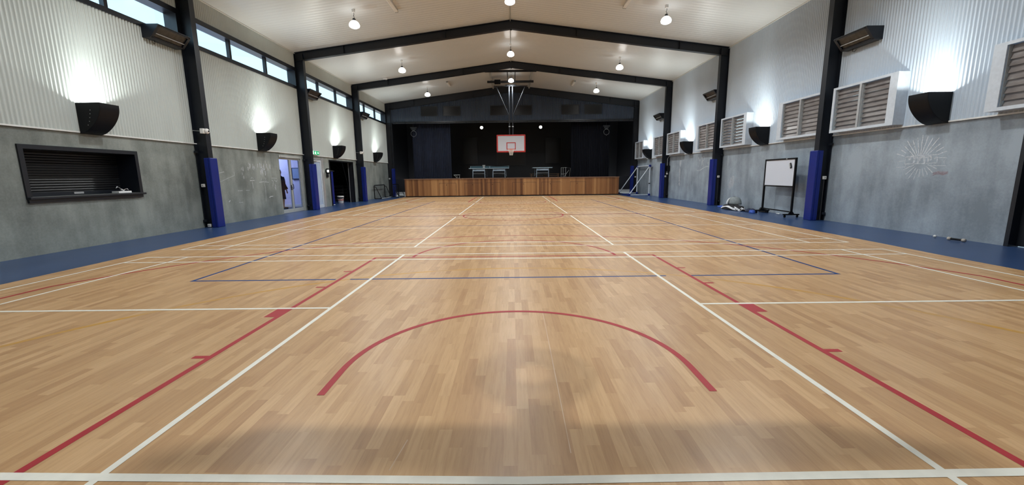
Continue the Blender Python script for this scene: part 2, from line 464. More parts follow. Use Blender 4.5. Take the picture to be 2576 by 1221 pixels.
# side walls ----------------------------------------------------------
PIT = .076
def corr_wall(mb, X, y0, y1, z0, z1, amp=.013, seg_=8):
    """corrugated sheet with vertical ribs standing at x = X"""
    k0 = math.floor(y0/PIT*seg_); k1 = math.ceil(y1/PIT*seg_)
    ys = [y0] + [k*PIT/seg_ for k in range(k0+1, k1)] + [y1]
    v = []
    for y in ys:
        x = X + amp*math.cos(2*PI*y/PIT)
        v += [(x, y, z0), (x, y, z1)]
    mb.add(v, [(2*i, 2*i+2, 2*i+3, 2*i+1) for i in range(len(ys)-1)], True)
CXL, CXR = XL - .03, XR + .03   # concrete faces
def conc_piece(mb, X, sgn, y0, y1, z0, z1): mb.box(X, X + sgn*.16, y0, y1, z0, z1)

wl = struct(empty('wall_left'))
SV = (7.62, 9.97, 1.10, 2.05)                 # servery hatch
D1 = (16.07, 17.76, 0, 2.30)                  # glazed double door
D2 = (18.55, 19.60, 0, 2.30)                  # pale single door
SR = (20.42, 23.46, 0, 2.27)                  # storeroom opening
c = MB(); h = ZC
conc_piece(c, CXL, -1, YB, SV[0], 0, h); conc_piece(c, CXL, -1, SV[0], SV[1], 0, SV[2]); conc_piece(c, CXL, -1, SV[0], SV[1], SV[3], h)
conc_piece(c, CXL, -1, SV[1], D1[0], 0, h); conc_piece(c, CXL, -1, D1[0], D1[1], D1[3], h); conc_piece(c, CXL, -1, D1[1], D2[0], 0, h)
conc_piece(c, CXL, -1, D2[0], D2[1], D2[3], h); conc_piece(c, CXL, -1, D2[1], SR[0], 0, h)
conc_piece(c, CXL, -1, SR[0], SR[1], SR[3], h); conc_piece(c, CXL, -1, SR[1], YE, 0, h)
c.build('concrete_panel', M['conc_left'], wl)
WZ0, WZ1 = 5.12, 5.94                         # clerestory band
k = MB()
corr_wall(k, XL, YB, YE, ZC, WZ0); corr_wall(k, XL, YB, YE, WZ1, EAVE+.06)
k.build('corrugated_cladding_panel', M['corr_left'], wl, recalc=False)
MB().box(XL-.30, XL-.012, YB, YE, ZC, WZ0).box(XL-.30, XL-.012, YB, YE, WZ1, EAVE+.04).build('wall_backing_panel', M['corr_left'], wl)
MB().box(CXL-.01, XL+.016, YB, YE, ZC-.012, ZC+.016).box(XL-.01, XL+.03, YB, YE, EAVE-.03, EAVE-.005).build('white_flashing_trim', M['flash'], wl)

def louvre_spans():
    out = []
    for k in range(-1, 4):
        ca = (PY[k] if k >= 0 else C0-CS); cb = PY[k+1]
        out.append((ca+.22, ca+2.12)); out.append((cb-2.09, cb-.19))
    return out
LSP = louvre_spans()
LZ0, LZ1 = 2.52, 3.56
wr = struct(empty('wall_right'))
RD = (6.15, 7.43, 0, 2.06)
c = MB(); conc_piece(c, CXR, 1, YB, RD[0], 0, h); conc_piece(c, CXR, 1, RD[0], RD[1], RD[3], h); conc_piece(c, CXR, 1, RD[1], YE, 0, h)
c.build('concrete_panel', M['conc_right'], wr)
k = MB(); bk = MB()
corr_wall(k, XR, YB, YE, ZC, LZ0); corr_wall(k, XR, YB, YE, LZ1, EAVE+.06)
bk.box(XR+.014, XR+.2, YB, YE, ZC, LZ0).box(XR+.014, XR+.2, YB, YE, LZ1, EAVE+.04)
edges = [YB] + [q for s_ in LSP for q in (s_[0]+.1, s_[1]-.1)] + [YE]
for i in range(0, len(edges), 2):
    corr_wall(k, XR, edges[i], edges[i+1], LZ0, LZ1); bk.box(XR+.014, XR+.2, edges[i], edges[i+1], LZ0, LZ1)
k.build('corrugated_cladding_panel', M['corr_right'], wr, recalc=False)
bk.build('wall_backing_panel', M['corr_right'], wr)
MB().box(CXR+.01, XR-.016, YB, YE, ZC-.012, ZC+.016).box(XR+.01, XR-.03, YB, YE, EAVE-.03, EAVE-.005).build('white_flashing_trim', M['flash'], wr)

# rear wall behind the viewpoint
rw = struct(empty('wall_rear'))
MB().box(XL-.2, XR+.2, YB-.2, YB, 0, ZC).build('concrete_panel', M['conc_right'], rw)
MB().prism([(XL-.2, ZC), (XR+.2, ZC), (XR+.2, ceil_z(9.27)), (0, RIDGE), (XL-.2, ceil_z(9.25))], YB-.2, YB, 'y').build('cladding_panel', M['corr_right'], rw)

# clerestory windows --------------------------------------------------
for k in range(-1, 4):
    ca = (PY[k] if k >= 0 else C0-CS); cb = PY[k+1]
    y0, y1 = ca+.20, cb-.02
    wn = struct(empty('window_%d' % (k+2)))
    f = MB(); X0, X1 = XL-.30, XL+.035
    f.box(X0, X1, y0, y1, WZ0-.02, WZ0+.09).box(X0, X1, y0, y1, WZ1-.13, WZ1+.01)
    f.box(X0, X1, y0, y0+.06, WZ0, WZ1).box(X0, X1, y1-.06, y1, WZ0, WZ1)
    f.box(X0, X1-.05, ca-.02, y0, WZ0-.02, WZ1+.01)
    f.build('window_frame', M['dark_steel'], wn)
    w_ = (y1-y0)/3
    for j in (1, 2): MB().box(XL-.16, XL-.06, y0+w_*j-.045, y0+w_*j+.045, WZ0+.08, WZ1-.12).build('mullion', M['dark_steel'], wn)
    for j in range(3):
        MB().box(XL-.115, XL-.105, y0+w_*j+.04, y0+w_*(j+1)-.04, WZ0+.08, WZ1-.12).build('window_pane', M['glass'], wn)

# portal frames --------------------------------------------------------
def column_mesh(mb, X, sgn, y, top, depth=.36, fw=.18):
    """I-section standing against the wall; sgn points into the hall"""
    a, b = X, X + sgn*depth
    mb.box(a, a+sgn*.016, y, y+fw, 0, top); mb.box(b-sgn*.016, b, y, y+fw, 0, top)
    mb.box(a, b, y+fw/2-.006, y+fw/2+.006, 0, top)
def rafter_mesh(mb, sgn, X, y, d=.345, fw=.18):
    t0 = ceil_z(X)-.004; r0 = RIDGE-.004
    for zo0, zo1, w0, w1 in ((0, -.016, 0, fw), (-d+.016, -d, 0, fw), (0, -d, fw/2-.006, fw/2+.006)):
        mb.prism([(0, r0+zo0), (X, t0+zo0), (X, t0+zo1), (0, r0+zo1)], y+w0, y+w1, 'y')
    for fx in (.30, .77):
        x = X*fx; z = ceil_z(x)
        mb.box(x-.006, x+.006, y+.005, y+fw-.005, z-d, z-.004)
        mb.box(x-.05, x+.05, y+fw/2-.01, y+fw/2+.01, z-.03, z+.0)
for k in range(-1, 5):
    y = PY[k] if k >= 0 else C0-CS
    p = struct(empty('portal_frame_beam', (0, 0, 0)))
    d = .345 if k < 4 else .47
    for sgn, X in ((1, XL), (-1, XR)):
        m = MB(); column_mesh(m, X, sgn, y, ceil_z(X)-.05)
        for z in (.17, 2.14):   # small cleats at the wall
            if k in (0, 1, 2, 3): m.box(X, X+sgn*.10, y-.05, y+.01, z, z+.06)
        m.build('column', M['dark_steel'], p)
        m = MB(); rafter_mesh(m, sgn, X, y, d); m.build('rafter_beam', M['dark_steel'], p)
    m = MB(); m.prism([(-.06, RIDGE-d+.02), (.06, RIDGE-d+.02), (.02, RIDGE-d-.05), (-.02, RIDGE-d-.05)], y+.07, y+.11, 'y'); m.build('ridge_cleat', M['dark_steel'], p)
# purlin conduit along the ridge
for a, b, lab in ((5., 14.75, 'thin pale conduit along the ceiling ridge before the first ridge lamp'), (15., 20.83, 'thin pale conduit along the ceiling ridge between the first and second ridge lamps'), (21.07, 26.4, 'thin pale conduit along the ceiling ridge behind the second ridge lamp')):
    cd = thing('ceiling_conduit', lab, 'conduit', (-.03, a, RIDGE-.03), 0, 'ridge conduits')
    MB().tube([(0, 0, 0), (0, b-a, 0)], .016, 8).build('conduit_tube', M['grey_plastic'], cd)

# gable wall over the stage --------------------------------------------
gw = struct(empty('wall_stage'))
m = MB(); GX0, GX1, GZ = XL, XR, 5.30
xs = [GX0 + i*PIT/6 for i in range(int((GX1-GX0)/(PIT/6)))]; v = []
for x in xs:
    yy = YE + .11 + .016*math.cos(2*PI*x/.09); v += [(x, yy, GZ), (x, yy, ceil_z(x))]
GW = [(-6.49, -5.35), (-4.89, -3.71), (-1.52, -.35), (.19, 1.39), (3.56, 4.79), (5.21, 6.41)]
m.add(v, [(2*i, 2*i+2, 2*i+3, 2*i+1) for i in range(len(xs)-1)], True)
m.build('corrugated_cladding_panel', M['corr_black'], gw, recalc=False)
MB().box(GX0, GX1, YE+.02, YE+.12, GZ-.06, GZ+.02).build('soffit_trim', M['dark_steel'], gw)
# black walls of the stage house and its wings
sw = MB()
sw.box(XL-.1, -8.62, YE+.05, YE+.2, 0, GZ).box(XR+.1, 8.70, YE+.05, YE+.2, 0, GZ)
sw.box(XL-.1, XR+.1, 36., 36.2, 0, 7.9)
sw.box(XL-.1, XL, YE, 36.1, 0, 7.2).box(XR, XR+.1, YE, 36.1, 0, 7.2)
sw.box(XL, XR, YE+.2, 36.1, 6.9, 6.95)
sw.box(XL, -7.44, YE+.2, YE+.3, .0, 1.25).box(7.30, XR, YE+.2, YE+.3, .0, 1.25)
sw.build('black_wall_panel', M['black_paint'], gw)
MB().box(XL+.3, -7.46, YE+.17, YE+.2, .0, .30).box(7.3, XR-.3, YE+.17, YE+.2, 0, .30).build('skirting_board', M['grey_plastic'], gw)
for i, (a, b) in enumerate(GW):
    w_ = struct(empty('window_%d' % (i+6)))
    z0, z1 = 5.70, 6.32; y0 = YE+.07
    f = MB(); f.box(a-.03, b+.03, y0, y0+.06, z0-.03, z0+.02).box(a-.03, b+.03, y0, y0+.06, z1-.02, z1+.03)
    f.box(a-.03, a+.02, y0, y0+.06, z0, z1).box(b-.02, b+.03, y0, y0+.06, z0, z1); f.build('window_frame', M['dark_steel'], w_)
    MB().box(a, b, y0+.02, y0+.03, z0, z1).build('window_pane', M['dark_glass'], w_)

# stage ------------------------------------------------------------------
SX0, SX1, SY, SZ = -7.43, 7.295, 28.15, 1.25
stg = thing('stage', 'raised timber stage with brown board front at the end of the hall', 'stage', (0, SY, 0))
MB().box(SX0, SX1, 0, 7.8, SZ-.05, SZ).build('stage_deck', M['stage_top'], stg)
MB().box(SX0+.01, SX1-.01, .02, 7.8, .075, SZ-.05).build('board_front', M['stage_wood'], stg)
MB().box(SX0+.03, SX1-.03, .06, 7.6, 0, .075).build('kickboard', M['black_paint'], stg)
MB().box(SX0-.005, SX1+.005, -.012, .02, SZ-.055, SZ).build('nosing_strip', M['stage_top'], stg)
def pxs(u): return (u-1288)/1021.3*28.6 - .02
for a, b in ((-5.05, -3.9), (-3.28, -2.1), (-1.8, -.85), (.0, 1.6), (2.0, 3.3), (3.95, 5.0)):
    mid = (a+b)/2
    m = MB()
    for x0, x1 in ((a-.014, a), (mid-.006, mid+.006), (b, b+.014)): m.box(x0, x1, .012, .021, .10, .944)
    m.box(a-.014, b+.014, .012, .021, .93, .944); m.build('door_gap_shade', M['black_paint'], stg)  # black strips stand in for the shadow gaps round the doors
    for x0, x1 in ((a, mid-.006), (mid+.006, b)):
        d_ = MB().box(x0, x1, .0, .019, .10, .93).build('cupboard_door', M['stage_wood'], stg)
    MB().lathe([(.0, -.03), (.022, -.028), (.022, 0)], (mid-.07, 0, .82), 12, 'y').build('door_knob', M['black_metal'], d_)

# black curtains either side of the stage opening
def drape(x0, x1, y, z0, z1, label, waves):
    m = MB(); n_ = waves*8; v = []
    for i in range(n_+1):
        x = x0+(x1-x0)*i/n_; yy = .05*math.sin(2*PI*i/8)+.02*math.sin(1.7*i)
        v += [(x, yy, 0), (x, yy*.7, z1-z0)]
    m.add(v, [(2*i, 2*i+2, 2*i+3, 2*i+1) for i in range(n_)], True)
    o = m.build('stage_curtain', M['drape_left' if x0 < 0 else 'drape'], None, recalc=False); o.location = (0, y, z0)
    return tag(o, label, 'curtain', 'black stage curtains')
M['drape_left'] = plain('black_drape_lit_blue', (.0050, .0095, .0250), .85, 0, .25, 2)  # black curtain as well; blue window light is put into its colour
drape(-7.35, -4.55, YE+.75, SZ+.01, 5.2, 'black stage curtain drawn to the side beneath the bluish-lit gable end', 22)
drape(4.35, 7.20, YE+.75, SZ+.01, 5.2, 'black stage curtain drawn to the white-goal side of the stage', 22)
tr = thing('curtain_track', 'dark curtain track hanging under the corrugated gable above the stage', 'curtain track', (0, YE+.1, 5.18))
MB().box(-8.6, 8.68, -.02, .03, -.02, .02).build('rail', M['dark_steel'], tr)
for i in range(24): MB().box(-8.4+i*.73, -8.38+i*.73, -.01, .02, .02, .07).build('hanger', M['dark_steel'], tr)
MB().box(-8.62, 8.7, .06, .10, .02, .065).build('pale_strip', M['grey_plastic'], tr)

# ------------------------------------------------------------------ column pads
def make_pad(sgn, X, y, label):
    xi = X + sgn*.36                     # inner face of the column flange
    t = thing('column_pad', label, 'column padding', (xi, y+.09, 0), 0 if sgn > 0 else PI, 'blue column pads')
    m = MB(); m.bbox(.006, .075, -.15, .15, .0, 2.0, .018, 2); m.build('front_cushion', M['pad'], t)
    for s_ in (-1, 1):
        m = MB(); m.bbox(-.11, .006, s_*.15, s_*.096, .0, 1.995, .015, 2); m.build('side_cushion', M['pad'], t)
    return t
PADL = ['blue padding on the steel column beside the servery hatch', 'blue padding on the steel column between the glass doors and the pale door',
        'blue padding on the steel column just past the dark storeroom opening', 'blue padding on the end column behind the small black goals']
PADR = ['blue padding on the steel column beside the whiteboard', 'blue padding on the steel column between the chalk letters and the pile of clothes',
        'blue padding on the steel column next to the tall white goal frame', 'blue padding on the end column behind the white goal frame']
for k in range(4):
    make_pad(1, XL, PY[k+1], PADL[k]); make_pad(-1, XR, PY[k+1], PADR[k])

# ------------------------------------------------------------------ wall uplighters
def make_uplight():
    t = thing('wall_uplighter', 'x', 'wall light', (0, 0, 0), 0, 'black wall uplighters')
    D, Hh, Wd = .50, .62, .43            # local: +x out of the wall, y along the wall, z up from the bottom
    n_ = 18; outer = []
    for i in range(n_+1):
        a = PI/2*i/n_
        outer.append((.02 + (D-.02)*math.sin(a)**.65, .58*i/n_))
    outer.append((D, Hh))
    m = MB()
    m.prism([(0, 0)] + outer + [(D-.012, Hh)] + [(x-.012 if x > .03 else x, z+.008) for x, z in outer[::-1][1:]] + [(0, .02)], 0, Wd, 'y', False)
    m.build('curved_front', M['black_metal'], t)
    for y in (0, Wd-.012):
        MB().prism([(0, 0)] + outer + [(0, Hh)], y-.001, y+.012, 'y').build('end_panel', M['black_metal'], t)
    MB().box(0, .012, 0, Wd, 0, Hh).build('back_panel', M['black_metal'], t)
    for i in range(5): MB().lathe([(.0, -.001), (.008, 0), (.008, .004), (0, .004)], (.20+.04*i**.6, -.003, .17+i*.075), 8, 'y').build('vent_rivet', M['grey_plastic'], t)
    MB().box(.10, .42, .06, Wd-.06, .50, .51).build('lamp_tray', M['lamp_glow'], t)
    return t
upL = ['black quarter-round uplighter on the wall above the servery hatch', 'black uplighter on the high-window wall between the first column and the glass doors',
       'black uplighter on the wall above the dark storeroom opening', 'small-looking black uplighter above the small black goals near the stage']
upR = ['black quarter-round uplighter on the louvre wall above the chalk sunburst', 'black uplighter on the louvre wall above the whiteboard',
       'black uplighter on the louvre wall above the chalk letters', 'small-looking black uplighter on the louvre wall above the white goal frame']
up0 = make_uplight(); first = True
UPY = [2.74, 8.74, 14.75, 20.90, 26.95]

for k, y in enumerate(UPY):
    for sgn in (1, -1):
        X = XL+.01 if sgn > 0 else XR-.01
        yy = y if sgn > 0 else y+.43
        if k:
            lab = (upL if sgn > 0 else upR)[k-1]
            if first: up0.location = (X, yy, 2.372); up0['label'] = lab; first = False
            else: dup(up0, (X, yy, 2.372), lab, 0 if sgn > 0 else PI)
        la = bpy.data.lights.new('uplight_lamp', 'AREA'); la.shape = 'RECTANGLE'; la.size = .09; la.size_y = .14; la.energy = 25; la.color = (.97, 1, .94)
        lo = bpy.data.objects.new('uplight_lamp', la); col.objects.link(lo); lo.location = (X+sgn*.36, y+.215, 2.372+.53)
        lo.rotation_euler = (PI, 0, 0)
        lo.rotation_euler = Vector((-sgn*.02, 0, 1)).to_track_quat('-Z', 'Y').to_euler();
        la = bpy.data.lights.new('uplight_beam', 'AREA'); la.size = .16; la.energy = 20; la.spread = math.radians(95); la.color = (.96, 1, .95)
        lo = bpy.data.objects.new('uplight_beam', la); col.objects.link(lo); lo.location = (X+sgn*.33, y+.215, 2.372+.525)
        lo.rotation_euler = Vector((sgn*.42, 0, 1)).to_track_quat('-Z', 'Y').to_euler()

# ------------------------------------------------------------------ radiant heaters
def make_heater():
    t = thing('radiant_heater', 'x', 'heater', (0, 0, 0), 0, 'dark wall heaters')
    Ln = 1.03   # local: +x out of the wall, y along, z
    prof = [(0, -.31), (0, 0), (.42, 0), (.425, -.03), (.20, -.31)]
    for y in (0, Ln-.02): MB().prism(prof, y, y+.02, 'y').build('end_panel', M['dark_steel'], t)
    MB().box(0, .42, 0, Ln, -.012, 0).box(0, .012, 0, Ln, -.31, 0).box(0, .20, 0, Ln, -.31, -.298).build('housing', M['dark_steel'], t)
    a, b_ = Vector((.42, 0, -.025)), Vector((.20, 0, -.305)); d = (b_-a)
    nrm = Vector((d.z, 0, -d.x)).normalized()*-1
    def face(u0, u1, y0, y1, off, th):
        p = a + d*((u0+u1)/2) + Vector((0, (y0+y1)/2, 0)) + nrm*off
        return p, d*((u1-u0)/2), Vector((0, (y1-y0)/2, 0)), nrm*th
    m = MB()
    m.obox(*face(0, .10, .02, Ln-.02, 0, .008)); m.obox(*face(.90, 1, .02, Ln-.02, 0, .008))
    m.obox(*face(0, 1, .02, .07, 0, .008)); m.obox(*face(0, 1, Ln-.07, Ln-.02, 0, .008))
    m.build('face_frame', M['grey_plastic' if 0 else 'rig_steel'], t)
    MB().obox(*face(.1, .9, .07, Ln-.07, -.03, .003)).build('reflector_panel', M['heater_reflector'], t)
    m = MB()
    p = a + d*.62 + nrm*-.005
    m.tube([p+Vector((0, .08, 0)), p+Vector((0, Ln-.08, 0))], .010, 8); m.build('heating_tube', M['alu'], t)
    m = MB()
    m.tube([(.08, .25, -.31), (.09, .25, -.37), (.05, .27, -.39), (.01, .28, -.33)], .006, 6); m.build('cable', M['black_paint'], t)
    return t
M['heater_reflector'] = plain('heater_reflector', (.050, .050, .050), .3, .5, .35, 9)
heat = [(1, 10.62, 5.16, 'dark radiant heater below the high strip window, above the servery end of the hall'),
        (1, 18.22, 5.18, 'dark radiant heater just past the second column, above the exit sign'),
        (1, 24.55, 5.18, 'dark radiant heater under the last high strip window, above the small goals'),
        (-1, 10.59, 4.89, 'dark radiant heater high on the louvre wall above the chalk sunburst'),
        (-1, 18.19, 4.93, 'dark radiant heater high on the louvre wall above the chalk letters'),
        (-1, 24.75, 4.92, 'dark radiant heater high on the louvre wall above the white goal frame')]
h0 = make_heater()
for i, (sgn, y, z, lab) in enumerate(heat):
    X = XL+.01 if sgn > 0 else XR-.01
    loc = (X, y if sgn > 0 else y+1.03, z)
    if i == 0: h0.location = loc; h0['label'] = lab
    else: dup(h0, loc, lab, 0 if sgn > 0 else PI)

# ------------------------------------------------------------------ louvre windows on the right wall
def make_louvre(y0, y1, near_wide, tilt, label):
    t = thing('louvre_window', label, 'louvre window', (XR-.012, y0, 0), 0, 'boxed louvre windows')
    Ln = y1-y0; D = .25; z0, z1 = 2.455, 3.635
    wa, wb = (.20, .07) if near_wide else (.07, .20)      # wider stile away from the column
    m = MB()
    m.box(-D, .16, 0, .012, z0, z1).box(-D, .16, Ln-.012, Ln, z0, z1)
    m.box(-D, .16, 0, Ln, z1-.012, z1).box(-D, .16, 0, Ln, z0, z0+.012)
    m.box(-D-.004, -D+.02, -.003, wa, z0-.003, z1+.003).box(-D-.004, -D+.02, Ln-wb, Ln+.003, z0-.003, z1+.003)
    m.box(-D-.003, -D+.02, wa, Ln-wb, z0-.003, z0+.06).box(-D-.003, -D+.02, wa, Ln-wb, z1-.055, z1+.003)
    m.build('box_frame', M['white_paint'], t)
    mid = (wa+Ln-wb)/2
    MB().box(-D-.006, -D+.05, mid-.03, mid+.03, z0+.05, z1-.05).build('mullion', M['alu'], t)
    for (a, b) in ((wa, mid-.03), (mid+.03, Ln-wb)):
        m = MB(); N = 9; pz = (z1-z0-.12)/N
        for i in range(N):
            zc = z0+.06+pz*(i+.5); tt = tilt + random.uniform(-.05, .05)
            ax = Vector((math.cos(tt), 0, math.sin(tt)))*pz*.60; az = Vector((-math.sin(tt), 0, math.cos(tt)))*.003
            m.obox((-D+.09, (a+b)/2, zc), ax, (0, (b-a)/2-.012, 0), az)
        m.build('louvre_blades', M['blade'], t)
        m = MB()
        m.box(-D+.03, -D+.16, a, a+.012, z0+.05, z1-.05).box(-D+.03, -D+.16, b-.012, b, z0+.05, z1-.05)
        for i in range(N): 
            zc = z0+.06+pz*(i+.5); m.box(-D+.02, -D+.05, a+.012, a+.03, zc-.015, zc+.015)
        m.build('blade_carrier', M['grey_plastic'], t)
    return t
labs = ['boxed louvre window cut off by the picture edge, above the dark doorway', 'deep white boxed louvre window between the chalk sunburst and the first padded column',
        'white louvre window directly above the whiteboard', 'white boxed louvre window with bright gaps between its slats, above the pile of clothes',
        'white louvre window just past the second padded column, above the chalk letters', 'white boxed louvre window before the third padded column, above the black switch box',
        'white louvre window above the tall white goal frame', 'last white boxed louvre window beside the black stage wall']
for i, (a, b) in enumerate(LSP[2:]):
    make_louvre(a, b, i % 2 == 1, (.98 if i == 3 else 1.22 if i in (0, 2, 4) else 1.12), labs[i])

# ------------------------------------------------------------------ pendant lamps and battens on the ceiling
def make_pendant():
    t = thing('pendant_lamp', 'x', 'pendant lamp', (0, 0, 0), 0, 'white ceiling pendants')
    m = MB(); m.bbox(-.045, .045, -.045, .045, -.10, .0, .01); m.build('ceiling_mount', M['white_plastic'], t)
    m = MB(); m.tube([(0, 0, -.09), (.012, 0, -.15), (-.012, .004, -.20), (.014, 0, -.25), (0, 0, -.31)], .008, 8); m.build('cord', M['black_metal'], t)
    m = MB(); m.lathe([(.03, -.28), (.05, -.30), (.055, -.35), (.06, -.36)], (0, 0, 0), 20); m.build('lamp_holder', M['dark_steel'], t)
    m = MB(); m.lathe([(.05, -.355), (.11, -.39), (.155, -.44), (.175, -.50), (.165, -.55), (.11, -.585), (0, -.60)], (0, 0, 0), 28); m.build('lamp_shade', M['lamp_glow'], t)
    return t
pl = ['glowing white pendant lamp of the first row on the high-window slope', 'glowing white pendant lamp at the ridge, at the top edge of the view', 'glowing white pendant lamp of the first row on the louvre-wall slope',
      'glowing white pendant lamp between the two roof beams on the high-window slope', 'glowing white pendant lamp at the ridge between the two roof beams', 'glowing white pendant lamp between the two roof beams on the louvre-wall slope',
      'glowing white pendant lamp before the black gable wall on the high-window slope', 'glowing white pendant lamp at the ridge inside the hoop rigging', 'glowing white pendant lamp before the black gable wall on the louvre-wall slope']
pp = None
for r, y in enumerate((14.87, 20.95, 26.97)):
    for c_, x in enumerate((-5.345, -.03, 5.28)):
        z = ceil_z(x)-.002
        if r == 2 and c_ == 1: y = 26.52
        lab = pl[r*3+c_]
        if pp is None: pp = make_pendant(); pp.location = (x, y, z); pp['label'] = lab
        else: dup(pp, (x, y, z), lab)
for y in (2.72, 8.81, 14.87, 20.95, 26.55):
    for x in (-5.345, -.03, 5.28):
        la = bpy.data.lights.new('pendant_light', 'SPOT'); la.energy = 400 if y > 5 else (600 if x > -1 and x < 1 else 60); la.spot_size = math.radians(165); la.spot_blend = .6; la.shadow_soft_size = .15 if y > 5 else .09; la.color = (.955, .985, 1)
        lo = bpy.data.objects.new('pendant_light', la); col.objects.link(lo); lo.location = (x, y, ceil_z(x)-.66)
def make_batten():
    t = thing('batten_light', 'x', 'batten light', (0, 0, 0), 0, 'unlit ceiling battens')
    m = MB(); m.bbox(-.05, .05, -.62, .62, -.05, 0, .008); m.build('batten_body', M['white_plastic'], t)
    m = MB(); m.bbox(-.065, .065, -.60, .60, -.10, -.045, .025, 3); m.build('diffuser', M['white_plastic'], t)
    m = MB(); m.box(-.055, .055, -.64, -.60, -.10, 0).box(-.055, .055, .60, .64, -.10, 0); m.build('end_piece', M['grey_plastic'], t)
    return t
bt = make_batten()
for i, (x, y, lab) in enumerate(((-4.02, 14.75, 'unlit white batten light on the high-window slope, at the top edge of the view'), (3.975, 14.7, 'unlit white batten light on the louvre-wall slope, at the top edge of the view'),
                                 (-3.99, 26.95, 'short-looking unlit batten light on the high-window slope close to the gable wall'), (3.95, 27.2, 'short-looking unlit batten light on the louvre-wall slope close to the gable wall'))):
    rot = math.atan(SL)*(-1 if x < 0 else 1)
    if i == 0: b_ = bt; b_.location = (x, y, ceil_z(x)-.003); b_['label'] = lab
    else: b_ = dup(bt, (x, y, ceil_z(x)-.003), lab)
    b_.rotation_euler = (0, rot, 0)
sd = thing('motion_sensor', 'small white box sensor on the ceiling by the roof beam, on the high-window side', 'sensor', (-6.98, 23.6, ceil_z(6.98)-.002))
m = MB(); m.bbox(-.12, .12, -.05, .05, -.09, 0, .02); m.build('sensor_body', M['white_plastic'], sd)
m = MB(); m.lathe([(.035, -.09), (.03, -.12), (0, -.13)], (.05, 0, 0), 16); m.build('lens', M['grey_plastic'], sd)

# ------------------------------------------------------------------ basketball hoop hanging from its ceiling frame
HX, HY = -.075, 26.72
hp = thing('ceiling_basketball_hoop', 'basketball hoop with white red-edged backboard hung from the ceiling in front of the stage', 'basketball hoop', (HX, HY, 0))
m = MB(); m.bbox(-.90, .90, 0, .035, 2.90, 3.95, .015); m.build('backboard', M['board_white'], hp)
m = MB()
for x0, x1, z0, z1 in ((-.925, .925, 2.875, 2.965), (-.925, .925, 3.905, 3.975), (-.925, -.845, 2.875, 3.975), (.845, .925, 2.875, 3.975)): m.bbox(x0, x1, -.025, .05, z0, z1, .02)
m.build('edge_padding', M['red_pad'], hp)
m = MB()
for x0, x1, z0, z1 in ((-.295, .295, 3.05, 3.10), (-.295, .295, 3.45, 3.50), (-.295, -.245, 3.05, 3.50), (.245, .295, 3.05, 3.50)): m.box(x0, x1, -.006, .0, z0, z1)
m.build('target_square', M['red_pad'], hp)
m = MB(); m.tube([(.225*math.cos(2*PI*i/32), -.38+.225*math.sin(2*PI*i/32), 3.05) for i in range(32)], .011, 8, closed=True)
m.box(-.08, .08, -.17, -.0, 3.03, 3.045).box(-.09, .09, -.03, -.005, 2.98, 3.10); m.build('rim', M['rim'], hp)
m = MB(); NN = 12
for i in range(NN):
    for dr in (-1, 1):
        pts = []
        for j in range(9):
            tt = j/8; a = 2*PI*(i+dr*j*.5)/NN; r = .215*(1-tt)+.095*tt - .02*math.sin(PI*tt)
            pts.append((r*math.cos(a), -.38+r*math.sin(a), 3.045-.37*tt))
        m.tube(pts, .0055, 5)
m.build('net', M['net'], hp)
m = MB(); m.tube([(-.085, .15, 3.55), (-.085, .15, 7.06)], .045, 12).tube([(.125, .15, 3.55), (.125, .15, 7.06)], .045, 12)
m.box(-.30, .30, .04, .10, 3.2, 3.3).box(-.30, .30, .04, .10, 3.65, 3.75).box(-.13, .17, .09, .19, 3.3, 3.6); m.build('mast', M['rig_steel'], hp)
m = MB(); m.tube([(-1.05, .15, 6.97), (1.08, .15, 6.97)], .035, 10).box(-.32, .36, .09, .21, 7.0, 7.06); m.build('cross_arm', M['rig_steel'], hp)
for s_, x in ((-1, -.90), (1, .93)):
    m = MB(); m.tube([(x, .15, 6.95), (-.085 if s_ < 0 else .125, .15, 5.12)], .032, 10); m.build('brace', M['rig_steel'], hp)
m = MB(); m.lathe([(.06, -.03), (.06, .03)], (-.085, .15, 4.5), 16).lathe([(.06, -.03), (.06, .03)], (.125, .15, 4.5), 16); m.build('mast_clamp', M['alu'], hp)
m = MB(); m.box(-1.45, 1.5, -2.31, -2.21, 7.24, 7.34); m.build('front_beam', M['rig_steel'], hp)
m = MB(); m.box(-1.46, 1.46, .16, .28, 7.19, 7.31); m.build('rear_beam', M['rig_steel'], hp)
for x in (-1.20, 1.28):
    m = MB(); m.box(x-.05, x+.05, -2.35, 2.75, 7.34, 7.47)
    m.box(x-.012, x+.012, -2.30, -2.22, 7.30, 7.52).box(x-.012, x+.012, 2.6, 2.68, 7.40, 7.54).box(x-.012, x+.012, .18, .26, 7.3, 7.54)
    m.build('side_channel', M['grey_plastic'], hp)
m = MB(); m.box(-.19, -.14, -2.25, .2, 7.25, 7.30); m.build('centre_bar', M['rig_steel'], hp)
m = MB(); m.box(.26, .31, -2.25, .2, 7.25, 7.30); m.build('centre_bar', M['rig_steel'], hp)
m = MB(); m.bbox(-1.0, -.62, -.02, .16, 7.08, 7.34, .02); m.build('winch_motor', M['black_metal'], hp)

dup(hp, (.06, 2.33, 0), 'near basketball hoop over the viewpoint, seen only by its soft shadow on the near floor', PI)

